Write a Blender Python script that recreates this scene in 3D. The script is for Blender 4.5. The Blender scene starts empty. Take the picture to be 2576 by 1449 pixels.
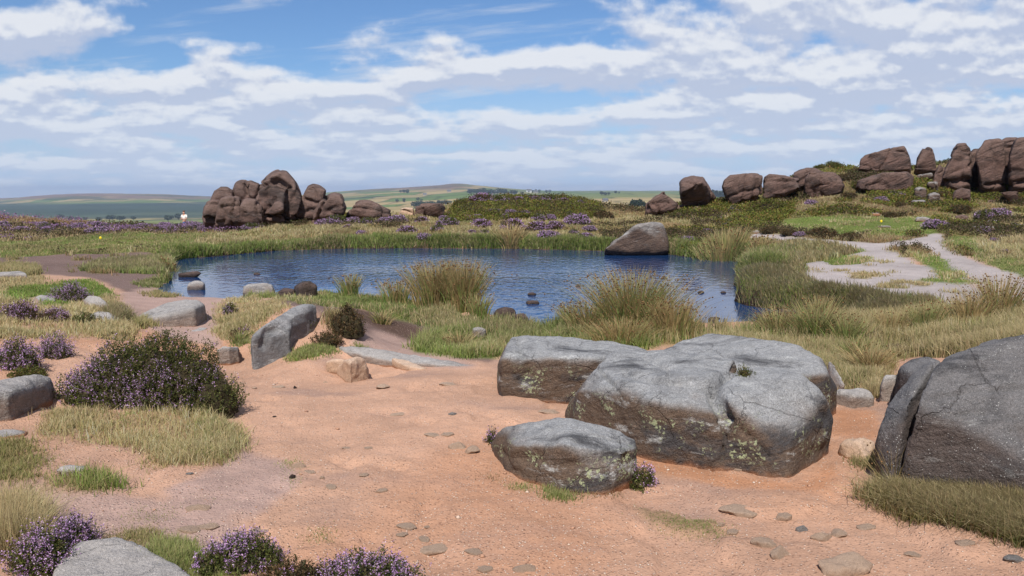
import bpy, bmesh, math, random
import numpy as np
from mathutils import Vector, Matrix
random.seed(7); RNG = np.random.default_rng(11)
S = bpy.context.scene
COL = S.collection
# ------------------------------------------------------------------ camera
F = 2022.0; CX = 1288.0; CY = 724.5; HZ = 480.0; CAMZ = 2.0
PITCH = math.atan((CY-HZ)/F); CA, SA = math.cos(PITCH), math.sin(PITCH)
cam = bpy.data.cameras.new('camera'); camo = bpy.data.objects.new('camera', cam); COL.objects.link(camo)
camo.location = (0, 0, CAMZ); camo.rotation_euler = (math.pi/2-PITCH, 0, 0)
cam.sensor_width = 36; cam.lens = 36*F/2576; cam.clip_end = 30000; cam.clip_start = 0.1
S.camera = camo

def ray(px, py):
    "photo coordinate (2576 wide) -> slope x/y and z/y of the line of sight"
    a = (px-CX)/F; b = (CY-py)/F
    y = CA + b*SA; z = -SA + b*CA
    return a/y, z/y
def atY(px, py, Y):
    u, v = ray(px, py); return (u*Y, Y, CAMZ+v*Y)
def atZ(px, py, z):
    u, v = ray(px, py); Y = (z-CAMZ)/v; return (u*Y, Y, z)
def proj(x, y, z):
    d = y*CA-(z-CAMZ)*SA; d = np.maximum(d, 1e-3)
    return CX+F*x/d, CY-F*((z-CAMZ)*CA+y*SA)/d

# ------------------------------------------------------------------ noise
def _h(ix, iy, iz, s):
    n = (ix*374761393 + iy*668265263 + iz*2147483647 + s*974634777) & 0xffffffff
    n = ((n ^ (n >> 13))*1274126177) & 0xffffffff
    n = ((n ^ (n >> 16))*2246822519) & 0xffffffff
    return ((n ^ (n >> 15)) & 0xffff)/65535.0
def vn(P, s=0):
    P = np.asarray(P, float); i = np.floor(P).astype(np.int64); f = P-i; f = f*f*(3-2*f)
    x, y, z = i[:, 0], i[:, 1], i[:, 2]; a, b, c = f[:, 0], f[:, 1], f[:, 2]
    def L(p, q, t): return p+(q-p)*t
    r0 = L(L(_h(x, y, z, s), _h(x+1, y, z, s), a), L(_h(x, y+1, z, s), _h(x+1, y+1, z, s), a), b)
    r1 = L(L(_h(x, y, z+1, s), _h(x+1, y, z+1, s), a), L(_h(x, y+1, z+1, s), _h(x+1, y+1, z+1, s), a), b)
    return L(r0, r1, c)*2-1
def fbm(P, o=4, s=0, g=.5):
    r = 0; a = 1; t = 0; P = np.asarray(P, float)
    for k in range(o):
        r = r+a*vn(P, s+k*17); t += a; a *= g; P = P*2.03+3.1
    return r/t
def P3(x, y, k=1., z=None): return np.stack([x*k, y*k, (np.zeros_like(x) if z is None else z*k)], 1)
def sst(a, b, x):
    t = np.clip((x-a)/(b-a), 0, 1); return t*t*(3-2*t)
def inpoly(px, py, poly):
    r = np.zeros(px.shape, bool); n = len(poly)
    for i in range(n):
        x0, y0 = poly[i]; x1, y1 = poly[(i+1) % n]
        if y0 == y1: continue
        c = ((y0 > py) != (y1 > py)) & (px < (x1-x0)*(py-y0)/(y1-y0)+x0)
        r ^= c
    return r
def sdist(x, y, poly):
    d = np.full(x.shape, 1e9); n = len(poly)
    for i in range(n):
        ax, ay = poly[i]; bx, by = poly[(i+1) % n]
        ex, ey = bx-ax, by-ay; t = np.clip(((x-ax)*ex+(y-ay)*ey)/(ex*ex+ey*ey+1e-9), 0, 1)
        d = np.minimum(d, np.hypot(x-ax-t*ex, y-ay-t*ey))
    return np.where(inpoly(x, y, poly), -d, d)

# ------------------------------------------------------------------ object helpers
def tag(o, label=None, cat=None, group=None, kind=None):
    if label: o['label'] = label
    if cat: o['category'] = cat
    if group: o['group'] = group
    if kind: o['kind'] = kind
    return o
def link(name, me, mat=None, parent=None, loc=None):
    o = bpy.data.objects.new(name, me); COL.objects.link(o)
    if mat is not None and me is not None and not me.materials: me.materials.append(mat)
    if parent is not None: o.parent = parent
    if loc is not None: o.location = loc
    return o
def empty(name, loc, rz=0.):
    o = bpy.data.objects.new(name, None); COL.objects.link(o); o.location = loc; o.rotation_euler = (0, 0, rz)
    o.empty_display_size = .2; return o
def mk(name, V, Fc, cols=None, smooth=False, attrs=None):
    V = np.asarray(V, np.float32); Fc = np.asarray(Fc, np.int32)
    me = bpy.data.meshes.new(name); me.vertices.add(len(V)); me.vertices.foreach_set('co', V.ravel())
    n, k = Fc.shape
    me.loops.add(n*k); me.loops.foreach_set('vertex_index', Fc.ravel())
    me.polygons.add(n); me.polygons.foreach_set('loop_start', np.arange(0, n*k, k, dtype=np.int32))
    if smooth: me.polygons.foreach_set('use_smooth', np.ones(n, bool))
    me.update(calc_edges=True)
    if cols is not None:
        a = me.color_attributes.new('Col', 'FLOAT_COLOR', 'POINT'); c = np.ones((len(V), 4), np.float32); c[:, :3] = cols
        a.data.foreach_set('color', c.ravel())
    for k2, v in (attrs or {}).items():
        a = me.attributes.new(k2, 'FLOAT', 'POINT'); a.data.foreach_set('value', np.asarray(v, np.float32))
    return me
def copy_thing(o, loc, rz, sc, label=None, group=None):
    c = o.copy(); COL.objects.link(c); c.location = loc; c.rotation_euler = (0, 0, rz)
    c.scale = (sc, sc, sc) if not isinstance(sc, tuple) else sc
    if label: c['label'] = label
    if group: c['group'] = group
    for ch in list(o.children):
        d = ch.copy(); COL.objects.link(d); d.parent = c
    return c

# ------------------------------------------------------------------ materials
class N:
    def __init__(s, nt): s.nt = nt; s.nt.nodes.clear()
    def n(s, t, **k):
        x = s.nt.nodes.new(t)
        for a, v in k.items(): setattr(x, a, v)
        return x
    def put(s, node, i, v):
        if hasattr(v, 'is_output') or hasattr(v, 'links'): s.nt.links.new(v, node.inputs[i])
        else: node.inputs[i].default_value = v
    def m(s, op, a, b=0., c=None, clamp=False):
        x = s.n('ShaderNodeMath', operation=op, use_clamp=clamp); s.put(x, 0, a); s.put(x, 1, b)
        if c is not None: s.put(x, 2, c)
        return x.outputs[0]
    def vm(s, op, a, b=(0, 0, 0)):
        x = s.n('ShaderNodeVectorMath', operation=op); s.put(x, 0, a); s.put(x, 1, b); return x.outputs[0]
    def rng(s, v, a, b, c=0., d=1., mode='SMOOTHSTEP'):
        x = s.n('ShaderNodeMapRange', interpolation_type=mode)
        for i, q in enumerate((v, a, b, c, d)): s.put(x, i, q)
        return x.outputs[0]
    def mix(s, f, a, b, bt='MIX'):
        x = s.n('ShaderNodeMix', data_type='RGBA', blend_type=bt)
        s.put(x, 0, f); s.put(x, 6, a if not isinstance(a, tuple) else (*a, 1)[:4]); s.put(x, 7, b if not isinstance(b, tuple) else (*b, 1)[:4]); return x.outputs[2]
    def noise(s, vec, sc, det=4, rough=.55, out=0, dist=0.):
        x = s.n('ShaderNodeTexNoise'); s.put(x, 'Vector', vec); s.put(x, 'Scale', sc); s.put(x, 'Detail', det); s.put(x, 'Roughness', rough); s.put(x, 'Distortion', dist)
        return x.outputs[out]
    def vor(s, vec, sc, out=0, feature='F1', rnd=1.):
        x = s.n('ShaderNodeTexVoronoi', feature=feature); s.put(x, 'Vector', vec); s.put(x, 'Scale', sc); s.put(x, 'Randomness', rnd); return x.outputs[out]
    def sepwarp(s, v, n):
        q = s.n('ShaderNodeSeparateXYZ'); s.put(q, 0, v); return [s.m('ADD', q.outputs[i], s.m('MULTIPLY', n, (.5, .3, -.6)[i])) for i in range(3)]
    def attr(s, name, out='Fac'):
        x = s.n('ShaderNodeAttribute', attribute_name=name); return x.outputs[out]
    def comb(s, a, b, c):
        x = s.n('ShaderNodeCombineXYZ'); s.put(x, 0, a); s.put(x, 1, b); s.put(x, 2, c); return x.outputs[0]
def mat(name):
    m = bpy.data.materials.new(name); m.use_nodes = True; return m, N(m.node_tree)
def finish(g, col, rough=.9, bump=None, bstr=.5, bdist=.02, spec=.2, normal=None):
    p = g.n('ShaderNodeBsdfPrincipled'); g.put(p, 'Base Color', col if not isinstance(col, tuple) else (*col, 1)); g.put(p, 'Roughness', rough); g.put(p, 'Specular IOR Level', spec)
    if bump is not None:
        b = g.n('ShaderNodeBump'); g.put(b, 'Strength', bstr); g.put(b, 'Distance', bdist); g.put(b, 'Height', bump); g.nt.links.new(b.outputs[0], p.inputs['Normal'])
    o = g.n('ShaderNodeOutputMaterial'); g.nt.links.new(p.outputs[0], o.inputs[0]); return p

def leaf_mat(name, trans=.35, rough=.6, spec=.25):
    m, g = mat(name); c = g.attr('Col', 'Color')
    p = g.n('ShaderNodeBsdfPrincipled'); g.put(p, 'Base Color', c); g.put(p, 'Roughness', rough); g.put(p, 'Specular IOR Level', spec)
    t = g.n('ShaderNodeBsdfTranslucent'); g.put(t, 'Color', c)
    x = g.n('ShaderNodeMixShader'); g.put(x, 0, trans); g.nt.links.new(p.outputs[0], x.inputs[1]); g.nt.links.new(t.outputs[0], x.inputs[2])
    o = g.n('ShaderNodeOutputMaterial'); g.nt.links.new(x.outputs[0], o.inputs[0]); return m
M_leaf = leaf_mat('foliage'); M_flower = leaf_mat('heather_flower', .3); M_stem = leaf_mat('stem', .0, .9, .1)

def rock_mat(name, top, low, dark, lichen=0., hsplit=(.25, .6), strata=1., speck=.3, stain=.6, bump=.9, tilt=.25, foot=(.30, .13, .06), footh=.12, sc=1., white=.0):
    m, g = mat(name); tc = g.n('ShaderNodeTexCoord').outputs['Object']
    h = g.attr('h')
    n1 = g.noise(tc, 2.2/sc, 5, .6); n2 = g.noise(tc, 9/sc, 5, .65); n3 = g.noise(tc, 60/sc, 3, .7)
    rot = g.n('ShaderNodeMapping'); g.put(rot, 'Vector', tc); rot.inputs['Rotation'].default_value = (.12, tilt, .1)
    rs_ = g.n('ShaderNodeMapping'); g.put(rs_, 'Vector', rot.outputs[0]); rs_.inputs['Scale'].default_value = (1/sc, 1/sc, 7/sc)
    st = g.noise(rs_.outputs[0], 2.2, 6, .65, dist=.9)
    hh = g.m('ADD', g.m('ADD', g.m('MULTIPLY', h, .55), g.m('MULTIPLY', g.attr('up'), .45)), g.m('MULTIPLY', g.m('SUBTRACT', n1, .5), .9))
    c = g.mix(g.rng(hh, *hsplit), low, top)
    c = g.mix(g.m('MULTIPLY', g.rng(n2, .42, .62), .35), c, g.mix(.5, c, dark))
    rot2 = g.n('ShaderNodeMapping'); g.put(rot2, 'Vector', tc); rot2.inputs['Rotation'].default_value = (.1, .5, .3); rot2.inputs['Scale'].default_value = (.8/sc, 1.2/sc, 2.6/sc)
    sn = g.noise(rot2.outputs[0], 1.5, 7, .68, dist=.8)
    c = g.mix(g.m('MULTIPLY', g.rng(sn, .475, .63), stain), c, dark)
    c = g.mix(g.m('MULTIPLY', g.rng(st, .5, .7), .35*strata), c, dark)
    if white > 0:
        wn = g.noise(rot2.outputs[0], 3.1, 8, .75)
        c = g.mix(g.m('MULTIPLY', g.rng(wn, .56, .68), white), c, (.5, .5, .49))
    sp = g.vor(tc, 70/sc); c = g.mix(g.m('MULTIPLY', g.m('MULTIPLY', g.rng(sp, .22, .1), g.rng(n2, .45, .6)), speck), c, (.55, .55, .53))
    c = g.mix(g.m('MULTIPLY', g.rng(n3, .35, .65), .35), c, g.mix(1., c, (.45, .45, .45), 'MULTIPLY'))
    n4 = g.noise(tc, 28/sc, 4, .7); c = g.mix(g.m('MULTIPLY', g.rng(n4, .5, .72), .4), c, g.mix(1., c, (1.7, 1.7, 1.72), 'MULTIPLY'))
    if lichen > 0:
        v = g.vor(tc, 30/sc); patch = g.rng(g.noise(tc, 4.5/sc, 4, .65), .50, .60)
        fine = g.noise(tc, 38/sc, 3, .6)
        spots = g.m('MULTIPLY', g.m('MAXIMUM', g.rng(g.m('ADD', v, g.m('MULTIPLY', g.m('SUBTRACT', n3, .5), .9)), .34, .22), g.rng(g.m('ADD', fine, g.m('MULTIPLY', patch, .06)), .60, .66)), patch)
        band = g.m('MULTIPLY', g.rng(h, .75, .5), g.rng(h, .12, .22))
        c = g.mix(g.m('MULTIPLY', g.m('MULTIPLY', spots, band), lichen), c, (.34, .37, .22))
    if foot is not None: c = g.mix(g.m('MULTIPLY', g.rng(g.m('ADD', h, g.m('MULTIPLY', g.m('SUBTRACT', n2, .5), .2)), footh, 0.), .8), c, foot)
    pit = g.vor(tc, 24/sc, 0, 'F1'); gr = g.noise(tc, 170/sc, 2, .7)
    c = g.mix(g.m('MULTIPLY', g.rng(gr, .52, .62), .45), c, g.mix(1., c, (1.75, 1.75, 1.72), 'MULTIPLY')); c = g.mix(g.m('MULTIPLY', g.rng(gr, .48, .38), .5), c, g.mix(1., c, (.4, .4, .4), 'MULTIPLY'))
    crk = g.rng(g.vor(g.comb(*[x for x in g.sepwarp(tc, n1)]), 1.7/sc, 0, 'DISTANCE_TO_EDGE'), .0, .009)
    bm = g.m('ADD', g.m('MULTIPLY', n2, .75), g.m('ADD', g.m('ADD', g.m('MULTIPLY', n3, .25), g.m('MULTIPLY', gr, .10)), g.m('MULTIPLY', st, .8*strata)))
    crk = g.m('MAXIMUM', crk, g.rng(n1, .50, .44)); bm = g.m('ADD', bm, g.m('MULTIPLY', crk, .2)); c = g.mix(g.m('MULTIPLY', g.m('SUBTRACT', 1., crk), .22), c, (.05, .04, .035))
    finish(g, c, .88, bm, bump, .05*sc, .22)
    return m
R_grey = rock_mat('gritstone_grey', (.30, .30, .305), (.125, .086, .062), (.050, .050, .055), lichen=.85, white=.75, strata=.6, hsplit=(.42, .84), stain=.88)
R_dark = rock_mat('gritstone_dark', (.155, .148, .15), (.10, .078, .07), (.036, .036, .04), lichen=0., strata=.4, speck=.8, white=.25, stain=.7, foot=None)
R_far = rock_mat('gritstone_brown', (.175, .112, .092), (.165, .100, .082), (.032, .024, .022), strata=1.3, speck=.1, sc=2.6, stain=.7, bump=1., foot=None, white=.06, hsplit=(.2, .5), tilt=.4)
R_slab = rock_mat('gritstone_slab', (.27, .265, .27), (.19, .185, .19), (.09, .09, .095), strata=.5, speck=.4, stain=.6, sc=.7, white=.6, foot=None)
R_tor = rock_mat('gritstone_tor', (.175, .115, .096), (.165, .102, .085), (.034, .026, .024), strata=.5, speck=.1, sc=2.6, stain=.8, bump=1., foot=None, white=.06, hsplit=(.2, .5), tilt=-.3)
R_pale = rock_mat('gritstone_pale', (.36, .335, .32), (.28, .22, .185), (.13, .12, .118), strata=.6, speck=.4, stain=.5, sc=.7, white=.3)
R_wet = rock_mat('gritstone_wet', (.10, .07, .06), (.045, .032, .028), (.03, .025, .024), strata=.8, speck=.1, stain=.7, foot=None)
R_tan = rock_mat('sandstone_tan', (.54, .39, .29), (.52, .35, .24), (.31, .20, .14), strata=.4, speck=.2, stain=.2, sc=.4)
R_pool = rock_mat('gritstone_bank', (.29, .265, .25), (.12, .08, .062), (.06, .045, .04), strata=1.2, speck=.3, sc=1.8, white=.5, foot=None, hsplit=(.45, .8))
# ------------------------------------------------------------------ terrain
POOLPX = [(443, 652), (442, 690), (470, 706), (520, 723), (600, 739), (700, 742), (760, 738), (830, 745), (930, 758), (1040, 772), (1150, 790), (1240, 806), (1330, 826), (1430, 832), (1600, 838), (1700, 838), (1800, 836), (1900, 838), (2050, 838), (2150, 830), (2140, 812), (2060, 795), (1980, 786), (1900, 774), (1858, 757), (1852, 720), (1865, 690), (1885, 660), (1830, 655), (1760, 650), (1690, 642), (1650, 636), (1520, 632), (1400, 628), (1200, 625), (1000, 625), (850, 626), (700, 631), (620, 638), (530, 646)]
POOL = [atZ(p[0], p[1], 0.)[:2] for p in POOLPX]
CZ = [  # px, py, z
 (-300, 1449, .5), (0, 1449, .45), (600, 1449, .40), (1288, 1449, .35), (2000, 1449, .33), (2576, 1449, .35), (2900, 1449, .4), (0, 1250, .45), (0, 1100, .48), (640, 1150, .36), (1288, 1150, .3), (2000, 1220, .28),
 (2576, 1350, .35), (300, 1060, .46), (0, 960, .5), (560, 1000, .34), (750, 1000, .30), (1000, 960, .25), (900, 890, .24), (1200, 920, .2), (1100, 870, .10), (350, 850, .36), (100, 830, .5), (60, 720, .40), (150, 770, .5), (240, 790, .42), (330, 760, .20),
 (480, 770, .15), (430, 820, .22), (560, 850, .26), (640, 790, .34), (600, 760, .22), (750, 790, .56), (800, 783, .60), (850, 800, .54), (870, 835, .44), (790, 825, .50), (760, 868, .27), (690, 845, .40), (722, 832, .47), (658, 848, .35), (705, 884, .26), (640, 872, .25), (850, 885, .27), (905, 800, .2), (1000, 800, .12), (950, 850, .1), (980, 760, .14), (1150, 820, .12), (1300, 860, .12), (2150, 1040, .22), (2120, 930, .14), (2400, 840, .30), (2250, 860, .12), (2200, 770, .36), (2000, 720, .34),
 (2000, 660, .36), (2300, 720, .40), (2500, 740, .42), (2576, 800, .42), (2900, 850, .6), (-400, 700, .6), (0, 660, .22), (200, 660, .14), (350, 690, .08), (430, 620, .25), (100, 615, .25), (-300, 600, .5), (0, 592, .32), (300, 585, .38),
 (560, 605, .22), (900, 602, .26), (1200, 602, .28), (1500, 604, .28), (1750, 622, .28), (1900, 615, .38), (2150, 620, .42), (2400, 620, .5), (2576, 650, .5)]
CYY = [  # px, py, Y
 (0, 548, 45), (-300, 530, 50), (230, 572, 41), (480, 584, 40), (650, 568, 39), (760, 562, 38), (900, 556, 38), (1000, 548, 39), (1100, 546, 39), (1120, 560, 34), (1180, 516, 42), (1300, 504, 44), (1450, 509, 44), (1540, 548, 38), (1500, 572, 33), (1300, 572, 33), (1620, 542, 40), (1750, 520, 41),
 (1830, 512, 40), (1700, 575, 31), (1900, 545, 35), (2000, 486, 41), (2150, 478, 39.5), (2230, 431, 42), (2160, 434, 43), (2100, 446, 43), (2300, 438, 42.5), (2400, 476, 42), (2576, 472, 42), (2800, 470, 42), (2060, 424, 47), (2160, 428, 47), (2300, 432, 47), (2450, 400, 50), (2700, 400, 50), (2250, 520, 36), (2500, 522, 36), (2000, 570, 29), (2400, 565, 29), (2576, 580, 27), (2800, 560, 28), (1960, 470, 46), (1830, 505, 46)]
CW = []  # world x/y, Y, z
for u, z60 in ((-1.2, 0), (-.75, -.5), (-.41, -1.25), (-.25, -1.5), (0, -1.2), (.18, -1.2), (.33, .5), (.5, 2.5), (.8, 3), (1.3, 3)):
    CW += [(u*62, 62, z60), (u*85, 85, z60-4.5), (u*120, 120, z60-13), (u*200, 200, -38)]
CW += [(-3, 0, .5), (0, 0, .4), (3, 0, .4), (-4, -3, .5), (4, -3, .5), (-6, 3, .6), (6, 3, .5)]
pts = [atZ(*c) for c in CZ]+[atY(*c) for c in CYY]+CW
pts = np.array(pts)
def uv(x, y):
    yy = np.maximum(y+4, .3); return np.stack([x/yy*3.0, np.log(yy)*1.6], 1)
CU = uv(pts[:, 0], pts[:, 1])
def phi(r): return r*r*np.log(r+1e-6)
def _fit():
    D = np.linalg.norm(CU[:, None]-CU[None], axis=2); n = len(CU); A = np.zeros((n+3, n+3)); A[:n, :n] = phi(D)+np.eye(n)*.0008
    Q = np.concatenate([np.ones((n, 1)), CU], 1); A[:n, n:] = Q; A[n:, :n] = Q.T
    b = np.zeros(n+3); b[:n] = pts[:, 2]; return np.linalg.solve(A, b)
W = _fit()
def base(x, y):
    out = np.empty(x.shape); q = uv(x, y)
    for i in range(0, len(x), 60000):
        s = slice(i, i+60000); a = q[s]
        D = np.sqrt(((a[:, None]-CU[None])**2).sum(2)); out[s] = phi(D)@W[:-3]+W[-3]+a@W[-2:]
    return out
NR, NT = 860, 760; R0, R1, TA = 2.6, 210., 1.02
lr = np.linspace(math.log(R0), math.log(R1), NR); tt = np.linspace(-TA, TA, NT)
RR, TT = np.meshgrid(np.exp(lr), tt, indexing='ij'); GX = (RR*np.sin(TT)).ravel(); GY = (RR*np.cos(TT)-4).ravel()
GZ = base(GX, GY)
sd = np.full(GX.shape, 99.); near = (GY < 45) & (GY > 5) & (abs(GX) < 25); sd[near] = sdist(GX[near], GY[near], POOL)
sd = sd+fbm(P3(GX, GY, .9), 3, 5)*.25+fbm(P3(GX, GY, 4), 2, 9)*.06
gpx0, gpy0 = proj(GX, GY, GZ)
# shore profile: gentle beach on the near left, a peaty step everywhere else
beach = sst(820, 700, gpx0)*sst(20, 15, GY)
wdt = .28+1.6*beach
prof = sst(-.15, 1, (sd+.1)/wdt)
GZ = np.where(sd < 6, -.35+(GZ+.35)*np.clip(prof, 0, 1)**.7, GZ)
GZ = np.where(sd < 6, np.maximum(GZ, -.35), GZ)
gpx, gpy = proj(GX, GY, GZ)
# colour and cover zones, given as outlines on the ground
wamp = np.clip((gpy-HZ)*.035, 1.5, 22)
wx = gpx+fbm(P3(GX, GY, 1.1), 4, 21, .6)*wamp*2.2; wy = gpy+fbm(P3(GX, GY, 1.1), 4, 41, .6)*wamp*.8
C = dict(sand=(.475, .288, .20), sandred=(.46, .235, .135), peat=(.165, .112, .098), peatpink=(.38, .26, .22), pale=(.38, .335, .325), dirt=(.10, .062, .048), turf=(.125, .155, .04), straw=(.33, .24, .12), olive=(.17, .14, .06), moor=(.20, .145, .062), bil=(.11, .11, .03), brown=(.17, .085, .04), purple=(.15, .095, .065), bank=(.035, .024, .018))
ZN = [
 ('moor', [(-900, 300), (3500, 300), (3500, 640), (2576, 640), (1900, 655), (1000, 622), (440, 650), (-900, 655)]),
 ('brown', [(-900, 520), (0, 528), (200, 552), (240, 562), (0, 575), (-900, 575)]),
 ('purple', [(-900, 572), (0, 572), (300, 572), (650, 560), (650, 578), (420, 590), (0, 604), (-900, 610)]),
 ('turf', [(-900, 606), (0, 604), (300, 592), (700, 578), (760, 596), (440, 650), (380, 636), (200, 636), (0, 650), (-900, 655)]),
 ('olive', [(700, 575), (1500, 575), (1520, 625), (1000, 620), (450, 640), (500, 605)]),
 ('bil', [(1110, 545), (1150, 515), (1290, 500), (1450, 505), (1510, 520), (1520, 548), (1300, 552), (1150, 560)]),
 ('bil', [(845, 552), (860, 536), (900, 532), (930, 545), (930, 556), (850, 558)]),
 ('turf', [(1900, 560), (2100, 545), (2250, 545), (2330, 560), (2360, 590), (2200, 600), (2050, 600)]),
 ('bil', [(1880, 560), (1900, 520), (1990, 515), (2000, 540), (1960, 562)]),
 ('peat', [(-900, 655), (0, 648), (200, 638), (370, 636), (440, 650), (450, 700), (600, 735), (780, 745), (900, 775), (1000, 800), (1100, 830), (1240, 850), (1230, 915), (1060, 890), (900, 850), (760, 770), (560, 765), (500, 770), (330, 740), (230, 700), (0, 680)]),
 ('peatpink', [(300, 740), (430, 712), (560, 738), (700, 745), (600, 765), (540, 830), (560, 880), (420, 850), (330, 800)]),
 ('straw', [(-900, 700), (90, 695), (140, 730), (280, 745), (320, 790), (320, 850), (-900, 880)]),
 ('turf', [(0, 730), (110, 712), (230, 705), (285, 745), (250, 752), (150, 770), (0, 750)]),
 ('peatpink', [(60, 752), (100, 740), (120, 760), (70, 768)]), ('sand', [(200, 800), (260, 790), (300, 812), (220, 822)]),
 ('straw', [(540, 765), (600, 748), (700, 752), (720, 790), (660, 815), (640, 850), (585, 860), (540, 835)]),
 ('turf', [(700, 750), (800, 728), (930, 745), (1180, 800), (1190, 838), (1110, 832), (980, 798), (900, 772), (780, 766)]),
 ('dirt', [(820, 768), (900, 775), (990, 805), (1100, 835), (1160, 850), (1100, 880), (1010, 870), (960, 830), (880, 790)]),
 ('peatpink', [(880, 860), (940, 830), (1060, 870), (1200, 920), (1100, 920), (900, 880)]),
 ('turf', [(1040, 868), (1100, 843), (1230, 820), (1430, 815), (1760, 835), (1800, 860), (1600, 880), (1260, 860), (1240, 905), (1160, 902), (1060, 885)]),
 ('straw', [(1750, 840), (2150, 805), (2350, 790), (2576, 765), (3300, 780), (3300, 900), (2576, 880), (2380, 890), (2230, 900), (2210, 960), (2110, 975), (2080, 870)]),
 ('turf', [(1852, 757), (1850, 700), (1890, 650), (1990, 608), (2190, 628), (2170, 655), (2010, 690), (2030, 712), (2200, 745), (2350, 760), (2360, 800), (2150, 812), (1980, 786)]),
 ('pale', [(2010, 665), (2100, 650), (2180, 628), (2260, 632), (2300, 662), (2360, 672), (2440, 715), (2500, 745), (2576, 780), (2576, 805), (2450, 795), (2340, 768), (2200, 742), (2060, 724), (2012, 702)]),
 ('turf', [(2070, 650), (2130, 642), (2190, 650), (2160, 664), (2090, 668)]), ('turf', [(2300, 704), (2400, 718), (2490, 708), (2470, 692), (2400, 668), (2330, 640), (2270, 626), (2300, 652), (2350, 676), (2370, 694)]),
 ('straw', [(2130, 688), (2190, 683), (2230, 690), (2170, 700)]), ('pale', [(2285, 602), (2350, 588), (2382, 592), (2370, 610), (2400, 635), (2480, 665), (2576, 692), (3300, 850), (3300, 900), (2576, 782), (2500, 745), (2430, 700), (2380, 662), (2330, 634), (2280, 616)]),
 ('turf', [(2190, 600), (2060, 585), (2200, 540), (2360, 545), (2300, 585), (2350, 590)]),
 ('turf', [(2370, 612), (2400, 590), (2576, 620), (3300, 700), (3300, 820), (2576, 696), (2480, 660)]),
 ('sandred', [(2090, 1090), (2100, 1030), (2200, 1030), (2230, 1090), (2200, 1110)]),
 ('sandred', [(1600, 1130), (1800, 1180), (2000, 1215), (2080, 1160), (2110, 1190), (2060, 1240), (1850, 1225), (1620, 1180)]),
 ('sandred', [(-800, 1400), (-790, 1400), (-790, 1410)]),
 ('peatpink', [(480, 1190), (600, 1130), (720, 1160), (740, 1220), (640, 1310), (480, 1290), (400, 1230)]),
 ('straw', [(140, 1040), (540, 1035), (590, 1075), (592, 1115), (520, 1160), (400, 1160), (330, 1110), (130, 1100)]),
 ('olive', [(-200, 1105), (60, 1110), (110, 1150), (70, 1200), (-200, 1230)]), ('olive', [(-200, 1235), (50, 1240), (60, 1285), (-200, 1300)]),
 ('olive', [(110, 1190), (290, 1180), (295, 1225), (140, 1235)]), ('olive', [(1610, 1265), (1680, 1280), (1740, 1300), (1810, 1310), (1805, 1342), (1700, 1325), (1630, 1300)]),
 ('olive', [(2190, 1235), (2300, 1245), (2576, 1275), (3000, 1300), (3000, 1400), (2576, 1372), (2400, 1320), (2210, 1270)]),
 ('pale', [(1888, 588), (2000, 598), (2110, 604), (2200, 612), (2290, 606), (2290, 622), (2200, 634), (2100, 620), (1980, 608), (1888, 602)]),
 ('peatpink', [(-300, 1250), (120, 1240), (300, 1235), (480, 1260), (620, 1330), (640, 1400), (400, 1390), (250, 1350), (-300, 1330)]),
 ('straw', [(1620, 870), (1700, 845), (2100, 850), (2200, 870), (2260, 900), (2200, 960), (2100, 960), (2000, 900), (1800, 880)]),
]
GC = np.tile(np.array(C['sand']), (len(GX), 1)); GG = np.zeros(len(GX))
GZn = np.zeros(len(GX), np.int16)
for k, (c, poly) in enumerate(ZN):
    m = inpoly(wx, wy, poly); GC[m] = C[c]; GZn[m] = k+1
    GG[m] = dict(moor=1, brown=1, purple=1, turf=.7, olive=.6, bil=1, straw=.6).get(c, 0)
bk = (sd < .22+.05*fbm(P3(GX, GY, 3), 2)) & (sd > -3) & (beach < .5); GC[bk] = C['bank']
wetb = (sd < .5) & (beach >= .5); GC[wetb] = np.array(C['peat'])*.75
spk = fbm(P3(GX, GY, 1.9), 4, 43, .6)
tf_ = np.isin(GZn, [23]) & (spk > .4); GC[tf_] = C['olive']; GZn[tf_] = 26
tf_ = np.isin(GZn, [10]) & (spk > .42) & (sd > .4); GC[tf_] = C['olive']; GZn[tf_] = 5
for z_ in (12, 16, 34, 35, 36): tf_ = (GZn == z_) & (spk < -.16); GC[tf_] = np.array(C['sand'])*.9
gl = ((GZn >= 34) & (GZn < 40))[:, None]*.6; GC = GC*(1-gl)+np.array(C['sand'])*.8*gl; gl = np.isin(GZn, [12, 16])[:, None]*.3; GC = GC*(1-gl)+np.array(C['sand'])*.8*gl
# small blur so borders are a few cm wide
G3 = GC.reshape(NR, NT, 3)
for _ in range(2): G3 = (G3+np.roll(G3, 1, 0)+np.roll(G3, -1, 0)+np.roll(G3, 1, 1)+np.roll(G3, -1, 1))/5
GC = G3.reshape(-1, 3)
lump = fbm(P3(GX, GY, .8), 4, 61)
tone = 1+.22*fbm(P3(GX, GY, .7), 4, 71)+.14*fbm(P3(GX, GY, 5), 3, 72)
GC = GC*tone[:, None]
redd = sst(.1, .5, fbm(P3(GX, GY, .45), 4, 77))[:, None]*(GZn == 0)[:, None]*.55
GC = GC*(1-redd)+np.array(C['sandred'])*1.05*redd
dk = (sst(.0, .5, fbm(np.stack([GX*1.1, GY*2.2, GX*0], 1), 5, 79, .62))*(GZn == 0)*.5)[:, None]; GC = GC*(1-dk)+np.array(C['peatpink'])*.8*dk
amp = np.where(GG > .5, .05+.004*np.clip(GY, 0, 45), .018)
GZ = GZ+np.where(sd > .1, lump*amp*np.clip(sd*2, 0, 1), 0)+fbm(P3(GX, GY, 6), 3, 63)*.010*(sd > 0)+np.where(GY > 26, fbm(P3(GX, GY, .28), 3, 66)*.12, 0)
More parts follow.
